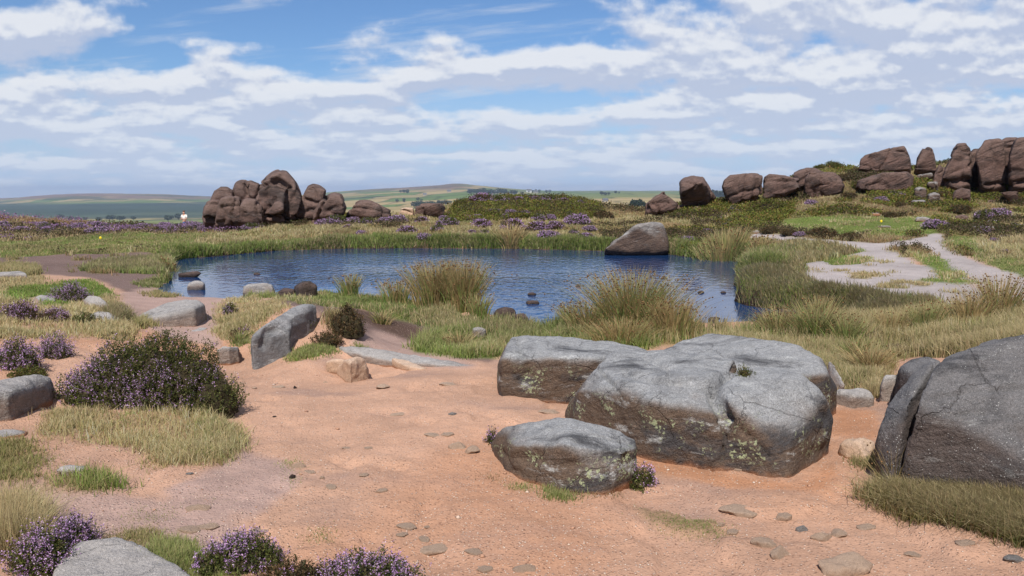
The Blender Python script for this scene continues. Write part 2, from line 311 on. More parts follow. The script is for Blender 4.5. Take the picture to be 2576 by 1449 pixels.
# eroded hollow lips and scuffs in the sand
scf = fbm(P3(GX, GY, 2.3), 4, 68); GZ += (-.03*sst(.1, .3, scf)+.02*fbm(P3(GX, GY, 4.5), 4, 69, .65))*np.isin(GZn, [0, 33, 41])*(GY < 14)
gpx, gpy = proj(GX, GY, GZ)
def gidx(x, y):
    r = np.hypot(x, y+4); t = np.arctan2(x, y+4)
    a = np.clip((np.log(np.maximum(r, R0))-lr[0])/(lr[1]-lr[0]), 0, NR-1.001); b = np.clip((t+TA)/(tt[1]-tt[0]), 0, NT-1.001)
    return a, b
GZ2 = GZ.reshape(NR, NT)
def T(x, y):
    x = np.atleast_1d(np.asarray(x, float)); y = np.atleast_1d(np.asarray(y, float)); a, b = gidx(x, y); i = a.astype(int); j = b.astype(int); a -= i; b -= j
    return (GZ2[i, j]*(1-a)*(1-b)+GZ2[i+1, j]*a*(1-b)+GZ2[i, j+1]*(1-a)*b+GZ2[i+1, j+1]*a*b)
def T1(x, y): return float(T(x, y)[0])
def hit(px, py, ymin=2.5, ymax=120):
    u, v = ray(px, py); Y = np.exp(np.linspace(math.log(ymin), math.log(ymax), 1500)); d = CAMZ+v*Y-T(u*Y, Y)
    k = np.where(d < 0)[0]; i = k[0] if len(k) else len(Y)-1
    y = Y[i]; return Vector((u*y, y, T1(u*y, y)))
idx = np.arange(NR*NT).reshape(NR, NT)
quads = np.stack([idx[:-1, :-1], idx[:-1, 1:], idx[1:, 1:], idx[1:, :-1]], -1).reshape(-1, 4)
m, g = mat('ground'); tc = g.n('ShaderNodeTexCoord').outputs['Object']; c = g.attr('Col', 'Color')
n1 = g.noise(tc, 90, 3, .7); n2 = g.noise(tc, 14, 5, .65); v1 = g.vor(tc, 55); v2 = g.vor(tc, 55, 1); ns = g.noise(tc, 350, 2, .6)
bare = g.attr('bare')
c = g.mix(g.m('MULTIPLY', g.rng(n1, .35, .7), .5), c, g.mix(1., c, (.62, .6, .58), 'MULTIPLY'))
c = g.mix(g.m('MULTIPLY', g.rng(n2, .4, .65), .3), c, g.mix(1., c, (1.25, 1.2, 1.15), 'MULTIPLY'))
sel = g.n('ShaderNodeSeparateColor'); g.put(sel, 0, v2)
c = g.mix(g.m('MULTIPLY', g.m('MULTIPLY', g.rng(v1, .32, .2), g.rng(sel.outputs[0], .72, .76)), g.m('MULTIPLY', bare, .75)), c, (.66, .52, .43))
c = g.mix(g.m('MULTIPLY', g.m('MULTIPLY', g.rng(v1, .3, .2), g.rng(sel.outputs[1], .86, .88)), g.m('MULTIPLY', bare, .6)), c, (.16, .09, .06))
finish(g, c, .95, g.m('ADD', g.m('MULTIPLY', n1, .4), g.m('ADD', g.m('MULTIPLY', n2, .8), g.m('MULTIPLY', g.rng(v1, .4, .1), .35))), .75, .024, .12)
gme = mk('ground', np.stack([GX, GY, GZ], 1), quads, GC, True, {'bare': (GG < .3)*1.})
tag(link('ground', gme, m), kind='structure')
# ------------------------------------------------------------------ water
m, g = mat('water'); tc = g.n('ShaderNodeTexCoord').outputs['Object']
mp = g.n('ShaderNodeMapping'); g.put(mp, 'Vector', tc); mp.inputs['Scale'].default_value = (1, .65, 1); mp.inputs['Rotation'].default_value = (0, 0, .25)
w1 = g.noise(mp.outputs[0], 4.6, 2, .5); w2 = g.noise(mp.outputs[0], 12, 2, .5)
calm = g.rng(g.noise(tc, .22, 2, .5), .35, .6, .45, 1.)
calm = g.m('MULTIPLY', calm, g.attr('open'))
p = finish(g, (.010, .038, .115), .05, g.m('MULTIPLY', g.m('ADD', w1, g.m('MULTIPLY', w2, .25)), calm), 1., .055, .5); p.inputs['IOR'].default_value = 1.333
wxs = np.arange(-12, 12.01, .2); wys = np.arange(8, 32.01, .2); A, B = np.meshgrid(wxs, wys); A = A.ravel(); B = B.ravel(); n = len(wxs); I = np.arange(len(A)).reshape(len(wys), n)
wq = np.stack([I[:-1, :-1], I[:-1, 1:], I[1:, 1:], I[1:, :-1]], -1).reshape(-1, 4); ws = sdist(A, B, POOL)
keep = (ws[wq].min(1) < 1.6); wq = wq[keep]; used = np.unique(wq); rm = np.zeros(len(A), int); rm[used] = np.arange(len(used))
opn = sst(0, -3.0, ws)*.85+.15; opn *= 1-.75*sst(17.5, 13.5, B)*sst(0, 3, A)
wme = mk('pool_water', np.stack([A, B, 0*A], 1)[used], rm[wq], None, True, {'open': opn[used]})
tag(link('pool_water', wme, m), kind='structure')
# ------------------------------------------------------------------ far hills
HPX = np.array([-1500, -600, 0, 120, 230, 400, 520, 700, 870, 1000, 1100, 1150, 1200, 1290, 1400, 1500, 1560, 1650, 1800, 2000, 2300, 2576, 3200, 4200.])
HY = np.array([130, 300, 600, 1000, 1500, 2100, 2800, 3600, 4600, 6000, 8500.])
TBL = {  # py per column for each distance
 130: [800]*24, 300: [750]*24,
 600:  [640]*16+[560, 548, 545, 545, 545, 545, 545, 545],
 1000: [585, 585, 585, 585, 585, 585, 580, 575, 570, 560, 552, 548, 545, 540, 536, 532, 528, 524, 520, 520, 520, 520, 520, 520],
 1500: [560, 560, 556, 560, 563, 563, 560, 555, 540, 531, 528, 526, 524, 520, 516, 512, 510, 508, 505, 505, 505, 505, 505, 505],
 2100: [545, 545, 545, 548, 548, 545, 545, 535, 522, 516, 513, 510, 506, 504, 502, 499, 498, 499, 497, 496, 496, 496, 496, 496],
 2800: [520, 522, 525, 525, 523, 523, 525, 520, 505, 497, 493, 489, 487, 490, 492, 492, 490, 492, 489, 489, 489, 489, 489, 489],
 3600: [505, 508, 511, 507, 503, 504, 508, 508, 490, 482, 475, 470, 472, 480, 486, 487, 485, 486, 485, 485, 485, 485, 485, 485],
 4600: [498, 500, 504, 490, 487, 489, 494, 495, 481, 473, 467, 463, 470, 478, 484, 485.5, 483.5, 483, 483, 482, 481, 481, 481, 481],
 6000: [500]*6+[503, 500, 490, 485, 480, 480, 482, 481, 483, 483, 482.5, 482, 482, 481.5, 481, 481, 481, 481],
 8500: [508]*6+[505, 500]+[492, 488, 485, 482, 481.5]+[481]*11}
tb = np.array([TBL[int(y)] for y in HY], float)
hc = np.linspace(-1400, 4000, 620); hr = np.exp(np.linspace(math.log(135), math.log(8500), 300))
def cub(xs, ys, x):
    i = np.clip(np.searchsorted(xs, x)-1, 0, len(xs)-2); t = (x-xs[i])/(xs[i+1]-xs[i]); dd = np.gradient(ys, xs, axis=0); h = (xs[i+1]-xs[i])
    t = t.reshape(-1, *([1]*(ys.ndim-1))); h = h.reshape(t.shape)
    return (2*t**3-3*t**2+1)*ys[i]+(t**3-2*t**2+t)*h*dd[i]+(-2*t**3+3*t**2)*ys[i+1]+(t**3-t**2)*h*dd[i+1]
rowi = cub(np.log(HY), tb, np.log(hr)); allpy = cub(HPX, rowi.T.copy(), hc).T
HP, HYY = np.meshgrid(hc, hr); HP = HP.ravel(); HYf = HYY.ravel(); hpy = allpy.ravel()
hu, hv = ray(HP, hpy); HXw = hu*HYf
HZw = CAMZ+hv*HYf
HZw = HZw+fbm(P3(HXw, HYf, 1/500.), 5, 91, .5)*HYf*.0028
HZw = HZw+fbm(P3(HXw, HYf, 1/1400.), 3, 95)*HYf*.0014
hpx, hpy = proj(HXw, HYf, HZw)
hn = fbm(P3(HXw, HYf, 1/260.), 4, 31); hn2 = fbm(P3(HXw, HYf, 1/900.), 4, 33)
# patchwork of fields: distorted cells
fx = HXw/170+hn*.25; fy = HYf/260+hn2*.3; ci = np.floor(fx+np.floor(fy)*.37).astype(np.int64); cj = np.floor(fy).astype(np.int64)
cell = _h(ci, cj, ci*0, 5); edge = np.minimum(abs((fx+np.floor(fy)*.37)-np.round(fx+np.floor(fy)*.37)), abs(fy-np.round(fy)))
strawc, greenc, olivec, moorc, wood_shadec = map(np.array, ((.33, .25, .11), (.105, .15, .035), (.17, .165, .06), (.145, .095, .07), (.028, .045, .028)))
HC = strawc+(olivec-strawc)*sst(.3, .6, cell)[:, None]; HC = HC+(greenc-HC)*sst(.55, .6, cell)[:, None]
gz = (sst(1180, 1400, hpx)*sst(1950, 1560, hpx)*sst(500, 494, hpy))[:, None]; HC = HC*(1-gz*.8)+greenc*gz*.8
st = (sst(1400, 1520, hpx)*sst(496, 503, hpy))[:, None]; HC = HC*(1-st*.85)+np.array((.36, .27, .125))*(1+.2*hn[:, None])*st*.85
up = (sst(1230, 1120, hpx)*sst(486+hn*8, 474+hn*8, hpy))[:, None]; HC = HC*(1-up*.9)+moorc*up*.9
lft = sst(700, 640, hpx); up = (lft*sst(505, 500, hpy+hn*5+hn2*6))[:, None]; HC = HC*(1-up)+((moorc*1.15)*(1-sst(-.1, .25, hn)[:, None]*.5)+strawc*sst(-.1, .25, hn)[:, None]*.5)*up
low = (lft*sst(506, 514, hpy+hn*8)*sst(556, 548, hpy+hn2*4+hn*6))[:, None]; HC = HC*(1-low)+(wood_shadec*1.3+np.array((.03, .03, .015))*sst(-.1, .3, hn2)[:, None])*low  # dark left band: plantation together with cloud shadow painted into the hill colour
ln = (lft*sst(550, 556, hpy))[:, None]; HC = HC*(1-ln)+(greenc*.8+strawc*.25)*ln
wd = (sst(.22, .30, hn+.3*hn2)*sst(1500, 1300, hpx)*sst(486, 492, hpy)*.7)[:, None]; HC = HC*(1-wd)+wood_shadec*wd
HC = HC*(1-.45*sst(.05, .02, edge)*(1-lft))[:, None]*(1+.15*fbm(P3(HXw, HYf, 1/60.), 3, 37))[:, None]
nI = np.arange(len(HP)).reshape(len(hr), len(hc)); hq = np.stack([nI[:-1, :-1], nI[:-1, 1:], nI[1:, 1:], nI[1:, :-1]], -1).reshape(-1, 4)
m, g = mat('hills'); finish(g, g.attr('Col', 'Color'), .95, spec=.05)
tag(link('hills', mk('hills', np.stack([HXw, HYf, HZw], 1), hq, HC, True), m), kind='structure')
HZg = HZw.reshape(len(hr), len(hc)); HXg = HXw.reshape(HZg.shape); HPY = hpy.reshape(HZg.shape); HPXg = hpx.reshape(HZg.shape)
def hillpt(px, py):
    j = int(np.argmin(abs(hc-px))); col = HPY[:, j]; best = np.minimum.accumulate(col); k = np.where(best <= py)[0]
    i = k[0] if len(k) else int(np.argmin(col)); return Vector((HXg[i, j], hr[i], HZg[i, j]))
# ------------------------------------------------------------------ rocks
def remesh(lobes, vox):
    bm = bmesh.new()
    for L in lobes:
        b2 = bmesh.new()
        for p in L: b2.verts.new(p)
        r = bmesh.ops.convex_hull(b2, input=b2.verts[:], use_existing_faces=False)
        bmesh.ops.delete(b2, geom=[e for e in set(r['geom_interior']) | set(r['geom_unused']) if isinstance(e, bmesh.types.BMVert)], context='VERTS')
        bmesh.ops.recalc_face_normals(b2, faces=b2.faces[:])
        t = bpy.data.meshes.new('t'); b2.to_mesh(t); b2.free(); bm.from_mesh(t); bpy.data.meshes.remove(t)
    me = bpy.data.meshes.new('t'); bm.to_mesh(me); bm.free(); o = bpy.data.objects.new('t', me); COL.objects.link(o)
    md = o.modifiers.new('r', 'REMESH'); md.mode = 'VOXEL'; md.voxel_size = vox
    dg = bpy.context.evaluated_depsgraph_get(); ev = o.evaluated_get(dg); e = ev.to_mesh()
    V = np.empty(len(e.vertices)*3); e.vertices.foreach_get('co', V); V = V.reshape(-1, 3)
    Q = [tuple(p.vertices) for p in e.polygons]; ev.to_mesh_clear(); bpy.data.objects.remove(o); bpy.data.meshes.remove(me)
    Q = np.array([q if len(q) == 4 else (*q, q[-1]) for q in Q], np.int32)
    return V, Q
def smooth(V, Q, it):
    E = np.concatenate([Q[:, [0, 1]], Q[:, [1, 2]], Q[:, [2, 3]], Q[:, [3, 0]]]); n = len(V); c = np.bincount(E[:, 0], minlength=n)+np.bincount(E[:, 1], minlength=n)
    for _ in range(it):
        s = np.stack([np.bincount(E[:, 0], V[E[:, 1], k], n)+np.bincount(E[:, 1], V[E[:, 0], k], n) for k in range(3)], 1)/np.maximum(c, 1)[:, None]; V = V*.4+s*.6
    return V
def normals(V, Q):
    n = np.cross(V[Q[:, 2]]-V[Q[:, 0]], V[Q[:, 3]]-V[Q[:, 1]]); o = np.zeros_like(V)
    for k in range(4):
        for a in range(3): o[:, a] += np.bincount(Q[:, k], n[:, a], len(V))
    return o/np.maximum(np.linalg.norm(o, axis=1), 1e-9)[:, None]
RID = [0]
def finish_rock(name, lobes, mat_, label, vox, sm=4, rough=.04, strata=.0, sfreq=3., stilt=.15, creases=(), group=None, cat='boulder', parent=None):
    RID[0] += 1; s = RID[0]*7
    V, Q = remesh(lobes, vox); V = smooth(V, Q, sm); Nn = normals(V, Q); up = smooth(np.repeat(Nn[:, 2:3], 3, 1), Q, 6)[:, 0]
    size = np.ptp(V, axis=0).max(); k = 1/size
    d = fbm(V*k*2.2, 4, s)*rough*size*.9+fbm(V*k*9, 3, s+3)*rough*size*.28+(fbm(V*9, 4, s+4, .6)*.016 if vox < .03 else fbm(V*2.2, 3, s+4)*.05)
    if strata:
        zz = V[:, 2]+V[:, 0]*stilt+fbm(V*.5, 2, s+9)*size*.12
        w = fbm(np.stack([V[:, 0]*.25, V[:, 1]*.25, zz*sfreq], 1), 3, s+5); d = d+(np.clip(w, -.35, .15))*strata
    if vox > .05:
        j1 = np.clip(abs(fbm(V*np.array([.75, .75, .35]), 2, s+31))/.055, 0, 1); j2 = np.clip(abs(fbm(V*np.array([.3, .3, 1.1])+7, 2, s+32))/.05, 0, 1)
        d = d*.75-.16*(1-j1)-.12*(1-j2)
    V = V+Nn*d[:, None]
    if creases:
        px, py = proj(V[:, 0], V[:, 1], V[:, 2]); px = px+fbm(V*k*8, 3, s+8)*7; py = py+fbm(V*k*8, 3, s+9)*7
        vd = V-np.array([0, 0, CAMZ]); vd /= np.linalg.norm(vd, axis=1)[:, None]; fr = (Nn*vd).sum(1) < .1
        for (pl, w, dep) in creases:
            dm = np.full(len(V), 1e9)
            for (ax, ay), (bx, by) in zip(pl[:-1], pl[1:]):
                ex, ey = bx-ax, by-ay; t = np.clip(((px-ax)*ex+(py-ay)*ey)/(ex*ex+ey*ey), 0, 1); dm = np.minimum(dm, np.hypot(px-ax-t*ex, py-ay-t*ey))
            V = V-Nn*((dep*np.exp(-(dm/w)**2))*fr)[:, None]
        V = smooth(V, Q, 1) if vox > .03 else V
    c = np.array([V[:, 0].mean(), V[:, 1].mean(), 0]); gz = T1(c[0], c[1]); c[2] = gz
    zt = V[:, 2].max(); h = (V[:, 2]-gz)/(zt-gz+1e-6)
    me = mk(name, V-c, Q, None, True, {'h': h, 'up': up})
    me.materials.append(mat_); o = link(name, me, None, parent, tuple(c)); 
    if parent is None: tag(o, label, cat, group)
    elif label: o['label'] = label
    return o
def lobe(tops, feet=(), over=()):
    P = []
    for q in tops:
        a = atZ(*q); P.append(a); P.append((a[0], a[1]+.03, min(T1(a[0], a[1]), a[2])-.12))
    for f in feet:
        h = hit(*f); P.append((h.x, h.y, h.z-.12)); P.append((h.x, h.y+.02, h.z+.02))
    for q in over: P.append(atZ(*q))
    return P
def slab(out, Y, th, k=.72, front=None, kb=.8, down=.35):
    out = [(float(a), float(b)) for a, b in out]; cx = sum(a for a, b in out)/len(out); cy = sum(b for a, b in out)/len(out); bot = max(b for a, b in out); hh = bot-min(b for a, b in out); P = []
    rj = random.Random(int(out[0][0]*7+out[0][1]))
    for (a, b) in out:
        low = b > bot-.14*hh; j1 = rj.uniform(-.10, .10) if th > 1.1 else 0; j2 = rj.uniform(-.25, .12) if th > 1.1 else 0
        for yy, kk in ((Y, 1.), (Y-th/2*(1+j2), min(k+.09+j1, .99)), (Y+th/2, kb)):
            q = list(atY(cx+(a-cx)*kk, cy+(b-cy)*kk, yy))
            if low and yy >= Y: q[2] = min(q[2], T1(q[0], q[1])-down)
            P.append(q)
    for q in (front or []): P.append(atY(*q))
    return P
B = finish_rock
# the four near boulders
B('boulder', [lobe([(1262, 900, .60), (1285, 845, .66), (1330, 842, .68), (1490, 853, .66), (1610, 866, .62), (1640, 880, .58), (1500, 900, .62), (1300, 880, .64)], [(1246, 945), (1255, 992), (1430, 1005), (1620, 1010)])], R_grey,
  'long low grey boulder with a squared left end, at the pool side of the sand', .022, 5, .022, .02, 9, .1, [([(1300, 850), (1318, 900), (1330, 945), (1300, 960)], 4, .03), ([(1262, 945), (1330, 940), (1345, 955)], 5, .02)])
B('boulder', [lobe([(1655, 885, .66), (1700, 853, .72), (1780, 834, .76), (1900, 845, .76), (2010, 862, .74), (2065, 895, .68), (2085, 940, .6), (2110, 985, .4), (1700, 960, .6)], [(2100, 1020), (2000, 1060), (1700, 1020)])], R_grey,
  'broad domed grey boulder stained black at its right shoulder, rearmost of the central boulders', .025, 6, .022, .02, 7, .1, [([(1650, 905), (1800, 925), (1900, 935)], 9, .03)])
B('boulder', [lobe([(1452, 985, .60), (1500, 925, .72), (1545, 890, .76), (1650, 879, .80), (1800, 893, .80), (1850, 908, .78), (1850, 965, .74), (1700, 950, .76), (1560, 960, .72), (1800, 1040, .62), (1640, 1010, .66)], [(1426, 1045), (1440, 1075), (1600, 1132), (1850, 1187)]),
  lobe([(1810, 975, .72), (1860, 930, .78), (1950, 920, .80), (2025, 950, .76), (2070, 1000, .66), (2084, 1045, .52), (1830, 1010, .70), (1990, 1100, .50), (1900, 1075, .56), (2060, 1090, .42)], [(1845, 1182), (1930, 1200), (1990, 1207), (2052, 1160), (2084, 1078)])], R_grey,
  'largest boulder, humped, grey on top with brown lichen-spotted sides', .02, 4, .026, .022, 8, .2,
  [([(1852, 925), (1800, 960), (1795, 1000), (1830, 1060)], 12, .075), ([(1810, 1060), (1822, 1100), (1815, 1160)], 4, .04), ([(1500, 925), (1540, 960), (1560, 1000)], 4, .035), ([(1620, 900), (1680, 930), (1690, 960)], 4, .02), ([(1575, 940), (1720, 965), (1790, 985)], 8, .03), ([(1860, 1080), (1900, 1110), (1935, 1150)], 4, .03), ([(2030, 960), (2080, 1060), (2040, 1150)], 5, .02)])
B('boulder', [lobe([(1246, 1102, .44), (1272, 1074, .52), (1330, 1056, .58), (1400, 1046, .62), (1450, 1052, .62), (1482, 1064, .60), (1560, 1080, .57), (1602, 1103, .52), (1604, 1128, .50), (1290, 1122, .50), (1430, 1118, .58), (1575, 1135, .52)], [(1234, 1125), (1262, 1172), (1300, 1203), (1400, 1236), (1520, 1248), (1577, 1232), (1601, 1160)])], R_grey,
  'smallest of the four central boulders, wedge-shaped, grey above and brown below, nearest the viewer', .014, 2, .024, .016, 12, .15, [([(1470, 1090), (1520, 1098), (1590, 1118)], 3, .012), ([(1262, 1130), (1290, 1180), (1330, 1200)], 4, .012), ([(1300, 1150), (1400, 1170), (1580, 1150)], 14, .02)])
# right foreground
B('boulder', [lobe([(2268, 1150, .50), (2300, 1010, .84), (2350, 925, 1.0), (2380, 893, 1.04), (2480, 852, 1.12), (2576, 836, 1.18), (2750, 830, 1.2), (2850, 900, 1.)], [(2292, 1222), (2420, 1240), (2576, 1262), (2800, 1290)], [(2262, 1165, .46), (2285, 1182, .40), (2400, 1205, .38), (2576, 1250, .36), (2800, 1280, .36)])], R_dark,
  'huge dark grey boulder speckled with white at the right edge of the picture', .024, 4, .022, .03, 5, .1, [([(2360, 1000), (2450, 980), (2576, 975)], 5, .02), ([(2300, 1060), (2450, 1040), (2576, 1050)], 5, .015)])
B('boulder', [lobe([(2232, 1010, .74), (2300, 930, .92), (2345, 905, .97), (2350, 915, .97)], [(2210, 1205), (2235, 1245), (2262, 1225)], [(2208, 1075, .62), (2200, 1100, .56), (2248, 1140, .5), (2290, 1010, .80)])], R_dark,
  'dark slab split by a crack from the left side of the huge right-hand boulder', .02, 3, .022, .03, 5, .1)
B('boulder', [lobe([(2262, 925, .60), (2290, 902, .66), (2345, 898, .70), (2365, 905, .7), (2330, 950, .6)], [(2250, 965)])], R_dark, 'dark rounded rock behind the crack of the huge right-hand boulder', .02, 4, .03)
B('boulder', [lobe([(2218, 950, .42), (2225, 940, .44), (2260, 942, .44), (2262, 980, .3)], [(2214, 1005), (2240, 1012)])], R_pale, 'pale upright stone wedged behind the left edge of the huge dark boulder', .015, 4, .03)
B('boulder', [lobe([(2095, 990, .30), (2110, 978, .34), (2160, 975, .35), (2188, 982, .33), (2200, 1000, .28), (2150, 995, .32)], [(2096, 1008), (2140, 1020), (2198, 1014)])], R_pale, 'pale rounded stone lying across the gap between the boulders and the right-hand rock', .015, 4, .025, cat='stone')
B('boulder', [lobe([(2112, 1115, .36), (2125, 1100, .40), (2165, 1098, .41), (2200, 1108, .38), (2160, 1112, .4)], [(2112, 1140), (2130, 1155), (2185, 1170), (2204, 1150)])], R_tan, 'brown knobbly stone on the sand against the left side of the huge dark boulder', .012, 3, .035, cat='stone')
B('boulder', [lobe([(2085, 905, .42), (2100, 912, .42), (2125, 965, .28)], [(2092, 985), (2120, 990)])], R_pale, 'bluish white rock edge beside the dark-stained boulder shoulder', .015, 3, .03, cat='stone')
# left foreground and left cluster
B('boulder', [lobe([(-120, 975, .76), (0, 962, .72), (60, 944, .70), (105, 940, .68), (128, 950, .64), (130, 975, .58), (20, 990, .68)], [(-60, 1060), (0, 1056), (60, 1045), (110, 1010), (132, 985)])], R_pale, 'pale grey rounded rock at the left edge beside the big heather bush', .016, 5, .02)
B('flat_rock', [lobe([(-60, 1085, .50), (40, 1078, .51), (75, 1082, .49)], [(-60, 1112), (60, 1100)])], R_pale, 'low pale rock sunk in the ground at the left edge below the grey rock', .015, 4, .02, cat='rock')
B('flat_rock', [lobe([(150, 1395, .478), (200, 1366, .482), (290, 1352, .482), (335, 1360, .478), (352, 1385, .474), (440, 1415, .46), (490, 1449, .45), (150, 1449, .482), (490, 1500, .44), (100, 1500, .48)], [])], R_pale, 'large flat grey rock at the bottom left beside a purple heather', .012, 1, .006, cat='rock')
B('flat_rock', [lobe([(135, 1180, .49), (170, 1165, .50), (215, 1168, .49), (210, 1180, .48)], [])], R_pale, 'thin pale rock edge showing behind the green grass tuft', .012, 3, .02, cat='rock')
B('boulder', [lobe([(345, 795, .32), (420, 762, .44), (465, 752, .50), (500, 754, .50), (515, 765, .45), (490, 775, .47)], [(350, 812), (440, 800), (480, 796), (512, 785)])], R_pale, 'long pale grey rock lying on the pink path left of the pool', .02, 5, .02, .01, 10)
B('flat_rock', [lobe([(475, 835, .24), (500, 822, .26), (525, 822, .26), (510, 838, .24)], [])], R_pale, 'small flat rock set in the path behind the big heather bush', .015, 4, .02, cat='rock')
B('boulder', [lobe([(208, 752, .52), (225, 740, .58), (250, 745, .57), (272, 765, .46)], [(225, 775), (270, 782)])], R_pale, 'grey rock behind the round heather in the left cluster', .02, 4, .03)
B('boulder', [lobe([(222, 792, .50), (245, 780, .54), (275, 785, .52), (300, 800, .42)], [(230, 806), (290, 815)])], R_pale, 'grey stone half buried at the near end of the left grassy cluster', .018, 4, .03)
B('boulder', [lobe([(-40, 690, .40), (0, 683, .42), (50, 681, .42), (66, 688, .40)], [(0, 698), (60, 696)])], R_pale, 'flat whitish rock at the left edge above the straw mound', .025, 4, .02, cat='rock')
B('stone', [lobe([(88, 748, .50), (105, 741, .54), (135, 745, .52), (142, 755, .47)], [(95, 758), (138, 760)])], R_pale, 'small pale stone in the left grassy cluster near the round heather', .015, 4, .03, cat='stone')
B('boulder', [lobe([(632, 850, .50), (660, 820, .60), (702, 792, .68), (745, 770, .72), (780, 763, .74), (797, 767, .71), (735, 800, .64), (712, 845, .48)], [(634, 852), (650, 860), (668, 858)]), lobe([(690, 815, .60), (722, 800, .64), (735, 810, .6), (728, 840, .5)], [(684, 872), (706, 878), (726, 862)])], R_slab, 'leaning grey slab with a pointed top, between the straw mound and the shrubs', .02, 3, .022, .012, 8, .3, [([(664, 868), (675, 835), (690, 830)], 10, .05)])
B('flat_rock', [lobe([(845, 872, .32), (880, 868, .33), (960, 882, .28), (1075, 900, .24), (1210, 918, .20), (1150, 922, .2), (960, 905, .24)], [])], R_pale, 'long flat sloping ledge of rock at the top edge of the sand', .02, 4, .012, cat='rock')
B('rock_ledge', [lobe([(985, 900, .27), (1020, 905, .26), (1075, 925, .22), (1010, 915, .25)], [(1000, 918), (1060, 933)])], R_tan, 'reddish broken ledge just below the long flat sloping rock', .012, 2, .03, cat='rock')
B('stone', [lobe([(865, 905, .40), (900, 895, .43), (915, 900, .40), (926, 930, .28), (880, 912, .4)], [(843, 936), (925, 940)])], R_tan, 'reddish triangular stone on the sand below the brown shrub', .012, 3, .03, cat='stone')
B('stone', [lobe([(820, 910, .30), (850, 903, .34), (870, 905, .34)], [(822, 915), (850, 924)])], R_tan, 'flat brown stone tucked left of the reddish triangular stone', .012, 3, .03, cat='stone')
B('stone', [lobe([(546, 880, .33), (560, 872, .37), (575, 874, .36), (598, 874, .34)], [(560, 890), (575, 886), (600, 882)])], R_pale, 'small whitish double stone on the path right of the big heather', .01, 2, .04, cat='stone')
# pool shore
B('boulder', [slab([(1517, 628), (1545, 605), (1575, 585), (1603, 566), (1640, 559), (1668, 562), (1678, 590), (1684, 634), (1600, 634)], 26.2, 2.6, .9, [(1560, 630, 25.3), (1655, 633, 25.2), (1640, 585, 25.6)])], R_pool, 'large wedge-shaped rock at the far right edge of the pool, grey above and brown below', .05, 5, .02, .05, 2, -.3)
for (l, pts_, lab) in (((447, 690, 505), (687, 683), 'long flat dark rock just breaking the water by the left shore'), ):
    B('rock_slab', [slab([(447, 690), (450, 686), (498, 684), (505, 687), (500, 691), (455, 693)], 18.7, .25, .95, down=.02)], R_wet, lab, .03, 2, .02, cat='rock')
B('boulder', [slab([(468, 722), (474, 712), (490, 706), (508, 707), (517, 714), (514, 724)], 16.4, .5, .8, down=.1)], R_pale, 'low grey rock at the left corner of the pool beach', .025, 4, .03)
B('boulder', [slab([(608, 738), (611, 720), (625, 714), (670, 711), (687, 716), (691, 728), (689, 742), (640, 743)], 15.3, .7, .85, down=.2)], R_pale, 'block-shaped grey rock with a dark side and grass at its foot on the pool beach', .025, 3, .03, .02, 8)
B('stone', [lobe([(700, 733, .14), (718, 727, .18), (738, 730, .16)], [(700, 739), (738, 740)])], R_wet, 'small flat dark stone at the water edge right of the block-shaped rock', .02, 3, .03, cat='stone')
B('boulder', [lobe([(750, 722, .30), (762, 712, .38), (780, 709, .40), (795, 720, .32)], [(750, 736), (790, 738)])], R_wet, 'rounded brown rock on the near shore left of the tall rushes', .022, 5, .03)
B('boulder', [lobe([(1252, 785, .22), (1270, 779, .27), (1290, 782, .24)], [(1248, 800), (1285, 800)])], R_wet, 'dark flat-topped stone behind the squarish rock on the near shore', .02, 3, .03, cat='stone')
B('boulder', [lobe([(1286, 797, .26), (1295, 788, .32), (1318, 785, .33), (1330, 800, .26)], [(1284, 815), (1305, 822), (1332, 818)])], R_wet, 'squarish brown rock at the water edge between the two tall rush clumps', .018, 4, .03)
B('stone', [lobe([(1190, 826, .24), (1205, 822, .27), (1222, 828, .24)], [(1190, 835), (1222, 838)])], R_pale, 'rounded grey stone in the grass left of the squarish shore rock', .018, 4, .03, cat='stone')
B('boulder', [lobe([(1774, 800, .10), (1785, 790, .18), (1803, 788, .19), (1815, 795, .12)], [(1775, 808), (1800, 818), (1817, 806)])], R_wet, 'dark wet rock standing in the shallow water right of the rushes', .018, 3, .04)
B('stone', [lobe([(1906, 797, .12), (1918, 791, .18), (1932, 796, .14)], [(1905, 803), (1932, 804)])], R_wet, 'small rounded wet stone at the mouth of the inlet', .018, 3, .04, cat='stone')
B('boulder', [lobe([(1940, 785, .20), (1965, 776, .28), (2000, 778, .27), (2015, 788, .2)], [(1938, 800), (2010, 804)])], R_wet, 'dark rock in the inlet under the grassy right bank', .022, 3, .03)
B('stone', [lobe([(1818, 800, .05), (1825, 797, .07)], [(1816, 806), (1828, 806)])], R_wet, 'tiny wet stone beside the dark rock in the shallow water', .012, 2, .03, cat='stone')
for (a, b, c_, d_, lab) in ((1326, 1350, 741, 735, 'small reddish stone in the open water above the longer one'), (1323, 1358, 763, 756, 'flat pointed reddish stone in the water left of the seeding rushes'), (1663, 1679, 700, 695, 'small stone far out in the right part of the pool'), (1447, 1462, 719, 716, 'tiny dark stone in the middle of the pool'), (1755, 1772, 736, 731, 'small reddish stone in the water, left of a pair near the right bank'), (1812, 1828, 736, 732, 'small reddish stone in the water, right of a pair near the right bank'), (637, 656, 690, 686, 'small dark stone in the left part of the pool')):
    Yw = atZ((a+b)/2, c_, 0)[1]
    B('stone', [slab([(a, c_-1), (a+3, d_+1), ((a+b)/2, d_), (b-2, d_+2), (b, c_), ((a+b)/2, c_+1)], Yw, .25, .8, down=.05)], R_wet, lab, .012 if Yw < 13 else .022, 1, .02, cat='stone')
